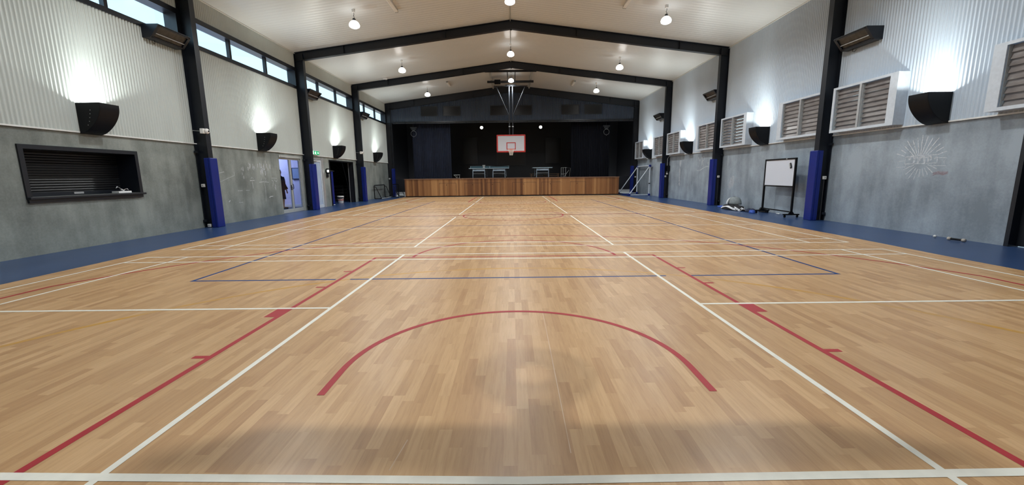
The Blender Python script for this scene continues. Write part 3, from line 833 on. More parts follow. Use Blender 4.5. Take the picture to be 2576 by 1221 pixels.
# ------------------------------------------------------------------ servery hatch
y0, y1, z0, z1 = SV
sv = thing('servery_hatch', 'dark framed servery hatch with closed roller shutter in the grey concrete wall', 'servery hatch', (CXL, (y0+y1)/2, z0))
hw = (y1-y0)/2; hh = z1-z0
m = MB()
m.box(-.5, .03, -hw, -hw+.05, 0, hh).box(-.5, .03, hw-.05, hw, 0, hh).box(-.5, .03, -hw, hw, hh-.05, hh)
m.box(.0, .03, -hw-.03, -hw, -.03, hh+.03).box(.0, .03, hw, hw+.03, -.03, hh+.03).box(.0, .03, -hw, hw, hh, hh+.03)
m.build('hatch_frame', M['dark_steel'], sv)
m = MB(); prof = []; N = 16
for i in range(N):
    zz = .03+(hh-.1)*i/N; p = (hh-.1)/N
    for q in (0, .2, .4, .6, .8): prof.append((-.44+.012*math.sin(PI*q), zz+p*q))
prof.append((-.44, hh-.05))
vsl = [(x, -hw+.05, z) for x, z in prof] + [(x, hw-.05, z) for x, z in prof]; q = len(prof)
m.add(vsl, [(i, q+i, q+i+1, i+1) for i in range(q-1)], False); m.build('roller_shutter', M['shutter'], sv)
m = MB(); m.box(-.445, -.40, -hw+.05, hw-.05, 0.0, .075); m.build('bottom_rail', M['dark_steel'], sv)
m = MB(); m.bbox(-.5, .09, -hw-.03, hw+.05, -.045, 0, .008).box(.0, .045, -hw-.02, hw, -.11, -.045); m.build('counter_sill', M['dark_steel'], sv)
MB().box(-.40, -.396, .02, .22, .02, .06).build('shutter_label', M['alu'], sv)
bx = thing('paper_pad', 'white paper pad with a crumpled sheet on the servery sill', 'paper', (CXL-.10, 9.60, z0+.002))
m = MB(); m.bbox(-.10, .07, -.16, .16, 0, .045, .006); m.build('pad_block', M['paper'], bx)
m = MB(); v = []
for i in range(7):
    for j in range(4):
        v.append((-.05+j*.035+random.uniform(-.01, .01), -.10+i*.035, .05+.035*math.sin(i*1.1+j)+.03*random.random()+(.05 if i < 3 else 0)))
m.add(v, [(i*4+j, i*4+j+1, i*4+j+5, i*4+j+4) for i in range(6) for j in range(3)], True); m.build('crumpled_sheet', M['paper'], bx)

# ------------------------------------------------------------------ doors on the left wall
def glazed_leaf(mb_f, mb_g, x, y0, y1, z0, z1, st=.07, bot=.20, th=.045):
    mb_f.box(x, x+th, y0, y0+st, z0, z1).box(x, x+th, y1-st, y1, z0, z1).box(x, x+th, y0+st, y1-st, z1-st, z1).box(x, x+th, y0+st, y1-st, z0, z0+bot)
    mb_g.box(x+.018, x+.026, y0+st-.005, y1-st+.005, z0+bot-.005, z1-st+.005)
y0, y1, _, z1 = D1
d1 = struct(empty('door_1', (CXL-.08, 0, 0)))
m = MB(); m.box(.0, .10, y1-.06, y1, 0, z1).box(.0, .10, y0, y1, z1-.09, z1); m.build('door_frame', M['door_alu'], d1)
mid = y0+.83
for (a, b) in ((y0-.06, mid-.006), (mid+.006, y1-.065)):
    f, g = MB(), MB(); glazed_leaf(f, g, .0, a, b, .012, z1-.095, .065, .14)
    lf = f.build('door_leaf', M['door_alu'], d1); g.build('glass_pane', M['glass_door'], lf)
    m = MB(); m.box(.045, .049, a+.065, a+.075, .15, z1-.17).box(.045, .049, b-.078, b-.066, .15, z1-.17); m.build('gasket', M['black_paint'], lf)
m = MB(); m.tube([(.05, mid-.04, 1.02), (.10, mid-.04, 1.02), (.10, mid-.18, 1.02)], .011, 8).box(.045, .055, mid-.06, mid-.02, .92, 1.12)
m.tube([(.05, mid+.05, .96), (.09, mid+.05, .98), (.09, mid+.05, 1.14), (.05, mid+.05, 1.16)], .012, 8); m.build('door_handle', M['black_metal'], d1)
m = MB(); m.bbox(.05, .12, y0+.10, y0+.42, z1-.09, z1-.03, .01); m.build('door_closer', M['grey_plastic'], d1)
y0, y1, _, z1 = D2
d2 = struct(empty('door_2', (CXL-.055, 0, 0)))
m = MB(); m.box(-.08, .10, y0, y0+.05, 0, z1).box(-.08, .10, y1-.05, y1, 0, z1).box(-.08, .10, y0, y1, z1-.06, z1); m.build('door_frame', M['alu'], d2)
f, g = MB(), MB(); glazed_leaf(f, g, .03, y0+.055, y1-.055, .012, z1-.07, .10, .14)
lf = f.build('door_leaf', M['white_paint'], d2); g.build('frosted_pane', M['frost'], lf)
m = MB(); m.bbox(.08, .14, y0+.15, y0+.45, z1-.16, z1-.10, .01); m.tube([(.12, y0+.4, z1-.12), (.13, y0+.62, z1-.09), (.10, y0+.3, z1-.05)], .01, 6); m.build('door_closer', M['grey_plastic'], d2)
m = MB(); m.box(CXL-.16, CXL+.035, y1, y1+.16, 0, z1+.03); m.build('metal_jamb_trim', M['alu'], wl)

# lobby seen through the glass doors
struct(MB().box(-14.2, XL-.2, 20.15, 20.22, 0, 2.9).build('wall_lobby_far', M['room_wall']))
struct(MB().box(-14.3, -14.2, 13.5, 20.22, 0, 2.9).build('wall_lobby_side', M['room_wall']))
struct(MB().box(-14.3, XL-.2, 13.4, 13.5, 0, 2.9).build('wall_lobby_near', M['room_wall']))
struct(MB().box(-14.3, XL-.2, 13.4, 20.22, 2.9, 3.0).build('ceiling_lobby', M['room_wall']))
struct(MB().box(-14.2, XL-.2, 13.5, 20.15, .0, .004).build('floor_lobby', M['carpet']))
struct(MB().box(-14.2, XL-.25, 20.12, 20.15, .004, .12).build('baseboard_lobby', M['white_paint']))
pb = thing('pin_board', 'blue pin board on the lobby wall seen through the glass doors', 'pin board', (-10.585, 20.14, 1.63))
MB().box(-.19, .17, -.03, 0, -.25, .26).build('felt_panel', M['pinboard'], pb)
m = MB(); m.box(-.20, -.19, -.05, 0, -.29, .265).box(.17, .215, -.05, 0, -.29, .265).box(-.2, .2, -.05, 0, -.29, -.25).box(-.2, .2, -.05, 0, .255, .265); m.build('board_frame', M['navy_cloth'], pb)
for yy in (15.2, 18.9):
    la = bpy.data.lights.new('lobby_light', 'AREA'); la.size = 1.6; la.energy = 66; la.color = (.82, .86, 1)
    lo = bpy.data.objects.new('lobby_light', la); col.objects.link(lo); lo.location = (-11.8, yy, 2.85)

# storeroom ------------------------------------------------------------
y0, y1, _, z1 = SR
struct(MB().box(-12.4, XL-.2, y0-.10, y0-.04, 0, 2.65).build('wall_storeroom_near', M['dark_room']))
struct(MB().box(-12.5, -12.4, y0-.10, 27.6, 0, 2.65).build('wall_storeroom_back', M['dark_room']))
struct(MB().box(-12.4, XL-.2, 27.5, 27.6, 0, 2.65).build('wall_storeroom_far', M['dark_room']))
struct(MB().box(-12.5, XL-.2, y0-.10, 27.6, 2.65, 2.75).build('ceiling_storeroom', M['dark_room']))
st = struct(empty('trim_1'))
m = MB(); m.box(CXL-.16, CXL+.03, y0, y0+.05, 0, z1).box(CXL-.16, CXL+.03, y1-.05, y1, 0, z1).box(CXL-.16, CXL+.03, y0, y1, z1-.06, z1); m.build('black_door_frame', M['black_metal'], st)
MB().box(CXL-.22, CXL-.02, y1-.07, y1-.045, 0, z1-.06).build('black_reveal_panel', M['black_paint'], st)
MB().box(CXL-.245, CXL-.22, y1-.08, y1-.04, 0, z1-.06).build('grey_edge_strip', M['grey_plastic'], st)
po = thing('leaning_pole', 'thin dark pole leaning inside the storeroom in front of the crates', 'pole', (-10.06, 24.85, 0))
m = MB(); m.tube([(.02, .36, .01), (0, .26, .75), (-.14, -.14, 2.35)], .020, 8); m.build('pole_shaft', M['grey_plastic'], po)
m = MB(); m.lathe([(.0, -.02), (.03, -.018), (.03, .02), (0, .022)], (.02, .36, .02), 10); m.build('pole_tip', M['black_paint'], po)
mt = thing('gym_mat', 'blue gym mat standing on edge just inside the storeroom', 'gym mat', (-9.85, 21.45, 0))
m = MB(); m.bbox(-.45, .45, -.10, .10, .01, 1.75, .03); m.build('mat_cushion', M['pad'], mt)
bu = thing('bucket', 'white plastic bucket with pink print standing in the storeroom opening', 'bucket', (-9.55, 22.6, 0))
m = MB(); m.lathe([(.125, 0), (.135, .01), (.160, .34)], (0, 0, 0), 28); m.build('bucket_body', M['white_plastic'], bu)
m = MB(); m.lathe([(.162, .33), (.172, .335), (.172, .395), (.15, .40), (0, .402)], (0, 0, 0), 28); m.build('lid', M['white_plastic'], bu)
m = MB(); m.lathe([(.1475, .14), (.1555, .235)], (0, 0, 0), 28); m.build('label_band', M['pink_print'], bu)
m = MB(); m.lathe([(.1575, .25), (.1625, .325)], (0, 0, 0), 28); m.build('dark_band', M['black_paint'], bu)
m = MB(); m.tube([(.17*math.cos(a), .17*math.sin(a)*-1, .32-.13*math.sin(a)) for a in [PI*i/14 for i in range(15)]], .005, 6); m.build('handle', M['white_plastic'], bu)
for i, (yy, zz) in enumerate(((25.18, 0), (26.02, 0))):
    cr = thing('storage_crate', ['dark slatted crate behind the white bucket in the storeroom, mat side', 'dark slatted crate behind the white bucket in the storeroom, door side'][i], 'crate', (-10.62, yy, zz), 0, 'dark storeroom crates')
    m = MB()
    for z in (.03, .22, .42, .60, .80): m.box(-.30, .30, -.31, .31, z, z+.13)
    m.build('crate_body', M['crate_dark'], cr)
    for s_ in (-1, 1): MB().box(.29, .325, s_*.31-.02, s_*.31+.02, 0, .93).build('corner_post', M['conduit_dark'], cr)
tr_ = []
for i, (x, y) in enumerate(((-9.22, 20.72), (-9.20, 20.95))):
    t = thing('litter_scrap', ['small white paper scrap on the floor at the storeroom jamb', 'white paper scrap on the blue floor between the mat and the bucket'][i], 'litter', (x, y, .001), i*.8, 'paper scraps by the storeroom')
    m = MB(); v = [(random.uniform(-.01, .01)+.05*math.cos(a)*(1+.3*math.sin(3*a)), .04*math.sin(a), .01+.025*random.random()) for a in [2*PI*k/9 for k in range(9)]] + [(0, 0, .045)]
    m.add(v, [(k, (k+1) % 9, 9) for k in range(9)]); m.build('paper_scrap', M['paper'], t)
wd = thing('wall_reel', 'round black wall device with a white face beside the storeroom opening', 'wall device', (CXL+.001, 20.10, 1.72))
m = MB(); m.lathe([(.0, 0), (.13, 0), (.13, .10), (.11, .13), (0, .13)], (0, 0, 0), 24, 'x'); m.build('reel_body', M['black_metal'], wd)
m = MB(); m.bbox(.08, .15, -.15, -.05, -.06, .06, .01); m.build('white_face', M['white_sign'], wd)
m = MB(); m.box(.02, .07, .1, .55, -.02, .05).tube([(.05, .1, 0), (.06, .35, .02), (.05, .72, 0)], .018, 8).box(.0, .05, -.08, .10, -.30, -.14); m.build('arm', M['dark_steel'], wd)

# exit sign ---------------------------------------------------------------
ex = thing('exit_sign', 'green and white illuminated running-man exit sign above the pale door', 'exit sign', (XL+.02, 18.55, 2.43))
m = MB(); m.bbox(0, .09, 0, .66, 0, .19, .008); m.build('sign_box', M['white_plastic'], ex)
MB().box(.09, .094, .02, .64, .012, .178).build('green_face', M['green_sign'], ex)
def sgn_poly(pts): return [(y, z) for y, z in pts]
m = MB()
X0, X1 = .0945, .097
def flat(poly): m.prism(poly, X0, X1, 'x')
flat([(.03, .02), (.10, .02), (.10, .17), (.03, .17)])                                   # white door blade
flat([(.27+.017*math.cos(2*PI*i/12), .150+.017*math.sin(2*PI*i/12)) for i in range(12)])     # head
flat([(.245, .132), (.285, .128), (.300, .085), (.270, .075), (.235, .085)])             # torso
flat([(.27, .085), (.30, .078), (.315, .045), (.36, .040), (.36, .025), (.30, .028)])    # leg
flat([(.235, .09), (.265, .075), (.235, .045), (.20, .022), (.185, .032), (.215, .058)]) # leg
flat([(.285, .125), (.335, .105), (.33, .092), (.28, .108)])                             # arm
flat([(.245, .128), (.205, .112), (.20, .085), (.212, .083), (.222, .102), (.25, .112)]) # arm
flat([(.42, .085), (.52, .085), (.52, .055), (.60, .095), (.52, .135), (.52, .105), (.42, .105)])  # arrow
m.build('running_man_symbol', M['white_sign'], ex)
m = MB(); m.box(.02, .06, .24, .40, -.03, 0); m.build('mount', M['grey_plastic'], ex)

# ------------------------------------------------------------------ right wall doorway near the view's edge
y0, y1, _, z1 = RD
d4 = struct(empty('door_4', (CXR, 0, 0)))
m = MB(); m.box(-.03, .16, y1-.07, y1, 0, z1).box(-.03, .16, y0, y0+.07, 0, z1).box(-.03, .16, y0, y1, z1-.07, z1); m.build('door_frame', M['dark_steel'], d4)
m = MB(); m.box(.12, .16, y0+.07, y1-.07, .01, z1-.07); m.build('dark_interior_panel', M['black_paint'], d4)  # black sheet stands in for the unlit interior of the doorway

# ------------------------------------------------------------------ mobile whiteboard
wb = thing('whiteboard', 'mobile whiteboard on a black castor frame beside a blue padded column', 'whiteboard', (8.68, 13.42, 0), math.radians(-2.2))
L2 = .79
m = MB(); m.box(-.012, .012, -L2+.03, L2-.03, .97, 1.81); m.build('writing_panel', M['board_white'], wb)
for a, b in ((1.79, 1.835), (.935, .975)): MB().box(-.03, .03, -L2, L2, a, b).build('frame_rail', M['black_metal'], wb)
for s_ in (-1, 1):
    m = MB(); m.box(-.025, .025, s_*L2-.025, s_*L2+.025, .11, 1.835); m.build('post', M['black_metal'], wb)
    m = MB(); m.bbox(-.24, .24, s_*L2-.03, s_*L2+.03, .075, .115, .006)
    m.prism([(-.09, .115), (.09, .115), (.03, .20), (-.03, .20)], s_*L2-.012, s_*L2+.012, 'y')
    ft = m.build('foot', M['black_metal'], wb)
    for t_ in (-1, 1):
        m = MB(); m.lathe([(0, -.016), (.032, -.014), (.036, -.006), (.036, .006), (.032, .014), (0, .016)], (t_*.19, s_*L2, .036), 18, 'y').box(t_*.19-.02, t_*.19+.02, s_*L2-.022, s_*L2+.022, .05, .08)
        m.build('caster', M['black_metal'], ft)
m = MB(); m.box(-.015, .015, -L2+.02, L2-.02, .155, .19); m.build('lower_bar', M['black_metal'], wb)
m = MB(); m.box(-.034, -.028, -.40, -.34, 1.80, 1.825); m.build('top_clip', M['alu'], wb)
er = thing('board_eraser', 'grey and black eraser stuck to the upper corner of the whiteboard', 'eraser', (8.64, 12.83, 1.60))
er.rotation_euler = (math.radians(-22), 0, math.radians(-2.2))
m = MB(); m.bbox(-.03, .0, -.035, .035, -.085, .085, .012); m.build('felt_block', M['black_cloth'], er)
m = MB(); m.bbox(-.045, -.028, -.022, .022, -.065, .065, .008); m.build('grip', M['grey_plastic'], er)

# ------------------------------------------------------------------ clothes and bags left by the right wall
def lump(name, mat, loc, sx, sy, sz, amp, label, cat, group=None, parts=(), seed=1, flatb=True, rz=0.):
    rnd = random.Random(seed)
    t = thing(name, label, cat, loc, rz, group)
    ph = [rnd.uniform(0, 6.28) for _ in range(8)]
    def surf(u, v_):
        a = 2*PI*u; b = PI/2*v_
        k = 1 + amp*(math.sin(3*a+ph[0])*.5+math.sin(5*a+ph[1]+2*b)*.35+math.sin(9*a+ph[2]+5*b)*.25+math.sin(7*b+ph[3]+2*a)*.35)
        r = math.cos(b)**.6
        return (sx*r*k*math.cos(a), sy*r*k*math.sin(a), max(.002, sz*(math.sin(b)**.8)*(1+amp*.8*math.sin(4*a+ph[4]+3*b))))
    nu, nv = 40, 12; m_ = MB(); v = [surf(i/nu, j/nv) for j in range(nv) for i in range(nu)] + [(0, 0, surf(0, .999)[2])]
    f = [(j*nu+i, j*nu+(i+1) % nu, (j+1)*nu+(i+1) % nu, (j+1)*nu+i) for j in range(nv-1) for i in range(nu)]
    f += [((nv-1)*nu+i, (nv-1)*nu+(i+1) % nu, nv*nu) for i in range(nu)] + [list(range(nu))[::-1]]
    m_.add(v, f, True); o = m_.build(name + '_cloth' if not name.endswith('bag') else 'bag_body', mat, t)
    return t, surf
t, sf = lump('folded_jacket', M['black_cloth'], (8.47, 15.60, 0), .26, .70, .19, .10, 'black and white jacket heaped on the blue floor under a grey cap-shaped bag', 'jacket', seed=3)
def ribbon(parent, sf, path, w, mat, name, lift=.012):
    """a band of other cloth lying over a heap"""
    m_ = MB(); L, R = [], []
    for i, (u, v_) in enumerate(path):
        a = Vector(sf(u, max(0, v_-w))); b = Vector(sf(u, min(.98, v_+w)))
        n_ = Vector((a.x, a.y, .12)).normalized()*lift
        L.append(a+n_); R.append(b+n_)
    q = len(L); m_.add(L+R, [(i, i+1, q+i+1, q+i) for i in range(q-1)], True)
    return m_.build(name, mat, parent)
ribbon(t, sf, [(.15+.5*i/24, .30+.16*math.sin(i*.5)) for i in range(25)], .11, M['white_cloth'], 'white_sleeve')
ribbon(t, sf, [(.60+.22*i/16, .22+.14*math.sin(i*.8+1)) for i in range(17)], .12, M['white_cloth'], 'white_lining')
bg = thing('backpack', 'rounded grey backpack resting on the heaped jacket by the louvre wall', 'bag', (8.57, 15.75, .205))
m = MB(); v = []; nu, nv = 28, 10
for j in range(nv):
    b = PI/2*j/nv
    for i in range(nu):
        a = 2*PI*i/nu; v.append((.20*math.cos(b)**.7*math.cos(a), .33*math.cos(b)**.7*math.sin(a), .29*math.sin(b)**.9))
v.append((0, 0, .29)); f = [(j*nu+i, j*nu+(i+1) % nu, (j+1)*nu+(i+1) % nu, (j+1)*nu+i) for j in range(nv-1) for i in range(nu)] + [((nv-1)*nu+i, (nv-1)*nu+(i+1) % nu, nv*nu) for i in range(nu)] + [list(range(nu))[::-1]]
m.add(v, f, True); m.build('bag_body', M['grey_cloth'], bg)
m = MB(); m.tube([(-.20*math.cos(a)*1.0, .06, .285*math.sin(a)) for a in [PI*i/16 for i in range(17)]], .014, 8); m.build('strap', M['black_cloth'], bg)
m = MB(); m.tube([(-.17*math.cos(a), .24, .22*math.sin(a)) for a in [PI*i/16 for i in range(17)]], .03, 8); m.build('pale_trim', M['white_cloth'], bg)
lump('sports_bag', M['navy_cloth'], (8.55, 14.62, 0), .17, .22, .12, .10, 'flat navy bag on the blue floor between the jacket and the whiteboard', 'bag', seed=5)
lump('blue_towel', M['blue_cloth'], (8.36, 14.20, 0), .09, .12, .10, .16, 'small bright blue cloth on the floor by the far whiteboard foot', 'towel', seed=8)
lump('blue_jumper', M['blue_cloth'], (8.62, 16.65, 0), .14, .42, .07, .15, 'flat blue cloth at the column side of the heaped jacket', 'clothing', seed=9)
lump('black_shoe_bag', M['black_cloth'], (8.91, 14.50, 0), .08, .20, .16, .10, 'black bag against the wall behind the far whiteboard foot', 'bag', seed=11)
sh = thing('crumpled_tissue', 'white crumpled tissue on the floor under the whiteboard bar', 'litter', (8.90, 13.62, .001))
m = MB(); v = [(.05*math.cos(a)*(1+.3*math.sin(3*a)), .07*math.sin(a), .012+.03*random.random()) for a in [2*PI*k/9 for k in range(9)]] + [(0, 0, .045)]
m.add(v, [(k, (k+1) % 9, 9) for k in range(9)] + [list(range(9))[::-1]]); m.build('paper_scrap', M['paper'], sh)
bl = thing('shuttlecock', 'small white shuttlecock-like ball on the blue floor below the chalk sunburst', 'ball', (8.86, 8.46, .03))
m = MB(); m.lathe([(0, -.03), (.018, -.025), (.03, 0), (.022, .02), (0, .03)], (0, 0, 0), 20); m.build('ball_body', M['white_plastic'], bl)
m = MB(); m.lathe([(.031, -.003), (.031, .003)], (0, 0, 0), 20); m.build('ball_seam', M['grey_plastic'], bl)
db = thing('hand_weight', 'small black bar with two pale ends on the floor near the dark doorway', 'hand weight', (8.84, 8.02, .032), math.radians(8))
m = MB(); m.tube([(0, -.12, 0), (0, .12, 0)], .020, 10); m.build('bar', M['black_metal'], db)
for s_ in (-1, 1):
    m = MB(); m.lathe([(0, -.03), (.026, -.028), (.032, -.01), (.032, .02), (.024, .03), (0, .03)], (0, s_*.12, 0), 16, 'y'); m.build('end_weight', M['bench_wood' if 0 else 'weight_end'] if 'weight_end' in M else M.setdefault('weight_end', plain('weight_end', (.42, .38, .33), .6)), db)

# ------------------------------------------------------------------ goals
sg = thing('futsal_goal', 'tall white tubular goal frame turned to the wall beside the stage', 'goal', (8.93, 28.15, 0))
A, B = -1.32, 1.32; Hg = 1.92; bk_ = -1.30
def gtube(name, pts, r=.042, mat='white_paint'):
    return MB().tube(pts, r, 12).build(name, M[mat], sg)
gtube('post', [(0, A, .04), (0, A, Hg)], .045); gtube('post', [(0, B, .04), (0, B, Hg)], .045); gtube('crossbar', [(0, A-.02, Hg), (0, B+.02, Hg)], .045)
gtube('stay', [(0, A, Hg), (bk_, A, .06)], .032); gtube('stay', [(0, B, Hg), (bk_, B, .06)], .032)
gtube('ground_bar', [(0, A, .045), (bk_, A, .045)], .036); gtube('ground_bar', [(0, B, .045), (bk_, B, .045)], .036)
gtube('rear_bar', [(bk_, A, .045), (bk_, B, .045)], .036, 'pad')
for y in (A, B):
    for x, z in ((0, Hg), (0, .06), (bk_, .06)):
        m = MB(); m.bbox(x-.07, x+.07, y-.07, y+.07, max(.004, z-.07), z+.07, .025, 3); m.build('corner_joint', M['pad'], sg)
m = MB(); m.bbox(-.05, .05, A-.05, A+.05, .76, .82, .01); m.build('post_collar', M['black_metal'], sg)
m = MB(); m.add([(.06, A, .08), (.06, B, .08), (.06, B, Hg-.05), (.06, A, Hg-.05)], [(0, 1, 2, 3)]); m.build('net', M['goal_net_grey'], sg)
def small_goal(y, x, Ln, label):
    t = thing('small_goal', label, 'goal', (x, y, 0), 0, 'small black goals')
    Hh = .88; R_ = .030
    m = MB(); m.tube([(0, -Ln/2, .03), (0, -Ln/2, Hh-.08), (0, -Ln/2+.03, Hh-.02), (0, -Ln/2+.09, Hh), (0, Ln/2-.09, Hh), (0, Ln/2-.03, Hh-.02), (0, Ln/2, Hh-.08), (0, Ln/2, .03)], R_, 10)
    m.build('mouth_frame', M['black_metal'], t)
    for s_ in (-1, 1):
        m = MB(); m.tube([(0, s_*Ln/2, .03), (.42, s_*(Ln/2-.04), .03)], R_*.8, 8); m.build('ground_bar', M['black_metal'], t)
        m = MB(); m.tube([(0, s_*Ln/2, Hh-.08), (.12, s_*Ln/2, Hh-.12), (.42, s_*(Ln/2-.04), .04)], R_*.8, 8); m.build('stay', M['black_metal'], t)
    m = MB(); m.tube([(.42, -Ln/2+.04, .03), (.42, Ln/2-.04, .03)], R_*.9, 8); m.build('rear_bar', M['grey_plastic'], t)
    m = MB(); m.add([(.03, -Ln/2, .05), (.03, Ln/2, .05), (.03, Ln/2, Hh-.03), (.03, -Ln/2, Hh-.03)], [(0, 1, 2, 3)]); m.build('net', M['goal_net'], t)
    return t
small_goal(27.30, -8.88, 2.15, 'small black folding goal against the concrete panel before the end column')
small_goal(29.15, -8.35, 1.55, 'small black goal in front of the end column, next to the stage corner')

# ------------------------------------------------------------------ table tennis tables on the stage
def make_tt(netsag):
    t = thing('table_tennis_table', 'x', 'table tennis table', (0, 0, 0), 0, 'table tennis tables on the stage')
    Wd, Dp, Ht = 1.52, 1.37, .755
    MB().box(-Wd/2, Wd/2, 0, Dp, Ht-.025, Ht).build('tabletop', M['table_blue'], t)
    m = MB(); m.box(-Wd/2-.004, Wd/2+.004, -.006, .03, Ht-.05, Ht+.001).box(-Wd/2-.004, -Wd/2+.03, 0, Dp, Ht-.05, Ht+.001).box(Wd/2-.03, Wd/2+.004, 0, Dp, Ht-.05, Ht+.001); m.build('edge_band', M['table_edge'], t)
    MB().box(-.46, .46, .10, .125, Ht-.235, Ht-.09).build('apron_panel', M['table_frame'], t)
    MB().box(-.40, -.17, .097, .10, Ht-.165, Ht-.135).build('apron_mark', M['table_blue'], t)
    for s_ in (-1, 1):
        m = MB(); m.tube([(s_*.47, .12, .0), (s_*.46, .12, Ht-.03)], .024, 8); m.build('leg', M['table_frame'], t)
        m = MB(); m.tube([(s_*.56, 1.15, .06), (s_*.54, 1.12, Ht-.03)], .020, 8); lg = m.build('leg', M['table_frame'], t)
        m = MB(); m.lathe([(0, -.015), (.05, -.012), (.05, .012), (0, .015)], (s_*.56, 1.15, .052), 16, 'x'); m.build('caster', M['black_metal'], lg)
    m = MB(); m.tube([(-.47, .12, .33), (.47, .12, .33)], .013, 8).tube([(-.55, 1.13, .25), (.55, 1.13, .25)], .014, 8); m.build('cross_rail', M['grey_plastic'], t)
    if netsag is not None:
        m = MB(); N = 16; v = []
        for i in range(N+1):
            x = -.76+1.52*i/N; sg_ = netsag*math.sin(PI*i/N)
            v += [(x, Dp, Ht+.01), (x, Dp, Ht+.16-sg_)]
        m.add(v, [(2*i, 2*i+2, 2*i+3, 2*i+1) for i in range(N)]); nt = m.build('net', M['net_teal'], t)
        m = MB(); m.tube([(-.76+1.52*i/N, Dp, Ht+.162-netsag*math.sin(PI*i/N)) for i in range(N+1)], .009, 6); m.build('net_tape', M['table_edge'], nt)
        for s_ in (-1, 1):
            m = MB(); m.box(s_*.765-.012, s_*.765+.012, Dp-.02, Dp+.02, Ht-.03, Ht+.175); m.build('net_post', M['table_edge'], t)
    return t
tts = [(-2.63, 0, 'table tennis table on the stage with a white tub standing on it'), (-1.06, .05, 'table tennis table on the stage with a sagging net, below the backboard'),
       (2.34, None, 'table tennis table without a net on the stage, in front of the pallet stack')]
for x, sag, lab in tts:
    t = make_tt(sag); t.location = (x, 32.0, SZ+.003); t['label'] = lab
cp = thing('white_tub', 'white tapered tub standing on a stage table', 'tub', (-2.24, 32.35, SZ+.760))
m = MB(); m.lathe([(.07, 0), (.08, .01), (.105, .19), (.115, .195), (.115, .215), (.10, .215)], (0, 0, 0), 24); m.build('tub_body', M['white_plastic'], cp)
m = MB(); m.lathe([(.112, .198), (.12, .205), (.12, .225), (0, .228)], (0, 0, 0), 24); m.build('lid', M['white_plastic'], cp)
gd = thing('folded_stool', 'small grey folded stool standing low at the front of the stage', 'stool', (-4.13, 30.45, SZ+.003))
m = MB(); m.bbox(-.22, .24, -.1, .1, .22, .26, .01); m.build('seat', M['grey_plastic'], gd)
for p in (((-.20, 0, .22), (.02, 0, .018)), ((.20, 0, .22), (.20, 0, 0)), ((-.05, .05, .22), (.10, .05, 0.018))):
    m = MB(); m.tube(p, .016, 8); m.build('leg', M['grey_plastic'], gd)
pt = thing('wooden_bench', 'long low wooden bench behind the table without a net on the stage', 'bench', (2.58, 33.6, SZ+.003))
m = MB(); m.box(-1.15, 1.22, -.12, .12, .235, .275); m.build('seat', M['bench_wood'], pt)
m = MB(); m.box(-1.15, 1.22, -.025, .025, .09, .14); m.build('lower_rail', M['bench_wood'], pt)
for x in (-1.05, .0, 1.12):
    m = MB(); m.box(x-.03, x+.03, -.12, .12, 0, .235); m.build('leg', M['bench_wood'], pt)
tl = thing('metal_trolley', 'grey metal A-frame trolley standing on the stage beside the table without a net', 'trolley', (4.05, 31.5, SZ+.003))
for i, (a, b) in enumerate((((-.34, 0, 0), (-.34, 0, .70)), ((-.19, .0, 0), (-.19, 0, .70)), ((-.11, 0, .016), (.26, 0, .52)), ((.02, .1, .0), (.02, .1, .71)), ((.36, .5, .03), (.45, .5, .66)))):
    m = MB(); m.tube((a, b), .016, 8); m.build('upright', M['grey_plastic'], tl)
m = MB(); m.tube([(-.34, 0, .70), (.02, .1, .71), (.12, .2, .70), (.45, .5, .66)], .012, 8); m.build('top_rail', M['grey_plastic'], tl)
m = MB(); m.tube([(-.34, 0, .22), (-.0, .05, .24)], .012, 8); m.build('lower_rail', M['grey_plastic'], tl)

# stage back wall: framed panels, lamps and bracketed rings
for i, (x0, x1, z0, z1, lab) in enumerate(((-1.31, 1.11, 2.30, 4.55, 'black framed panel on the stage back wall behind the backboard'), (-4.3, -3.05, 2.45, 4.65, 'black framed panel on the stage back wall above the white tub'),
                                           (2.92, 4.2, 2.43, 4.56, 'black framed panel on the stage back wall above the table without a net'))):
    t = thing('wall_panel_board', lab, 'panel', ((x0+x1)/2, 35.99, z0), 0, 'framed panels on the stage back wall')
    w_ = (x1-x0)/2
    MB().box(-w_, w_, -.03, 0, 0, z1-z0).build('black_panel', M['dark_glass'], t)
    m = MB(); m.box(-w_-.05, -w_, -.06, 0, -.05, z1-z0+.05).box(w_, w_+.05, -.06, 0, -.05, z1-z0+.05).box(-w_, w_, -.06, 0, -.05, 0).box(-w_, w_, -.06, 0, z1-z0, z1-z0+.05); m.build('panel_frame', M['dark_steel'], t)
for x, z, lab in ((-2.40, 5.16, 'round glowing stage lamp on the white-tub side of the hoop mast'), (2.25, 5.14, 'round glowing stage lamp on the trolley side of the hoop mast')):
    t = thing('stage_lamp', lab, 'stage lamp', (x, 33.0, z), 0, 'stage lamps')
    m = MB(); m.lathe([(.0, .16), (.07, .15), (.13, .06), (.15, 0), (.15, -.03)], (0, .10, 0), 24, 'y'); m.lathe([(0, 0), (.15, .0), (.13, .13), (.06, .20), (0, .21)], (0, .02, 0), 24, 'y'); m.build('lamp_housing', M['black_metal'], t)
    m = MB(); m.lathe([(0, -.05), (.07, -.04), (.115, 0)], (0, .018, 0), 24, 'y'); m.build('lamp_lens', M['spot_glow'], t)
    m = MB(); m.tube([(-.19, .08, 0), (-.19, .08, .25), (.19, .08, .25), (.19, .08, 0)], .012, 6).tube([(0, .08, .25), (0, .08, 1.74)], .015, 8); m.build('hanging_yoke', M['black_metal'], t)
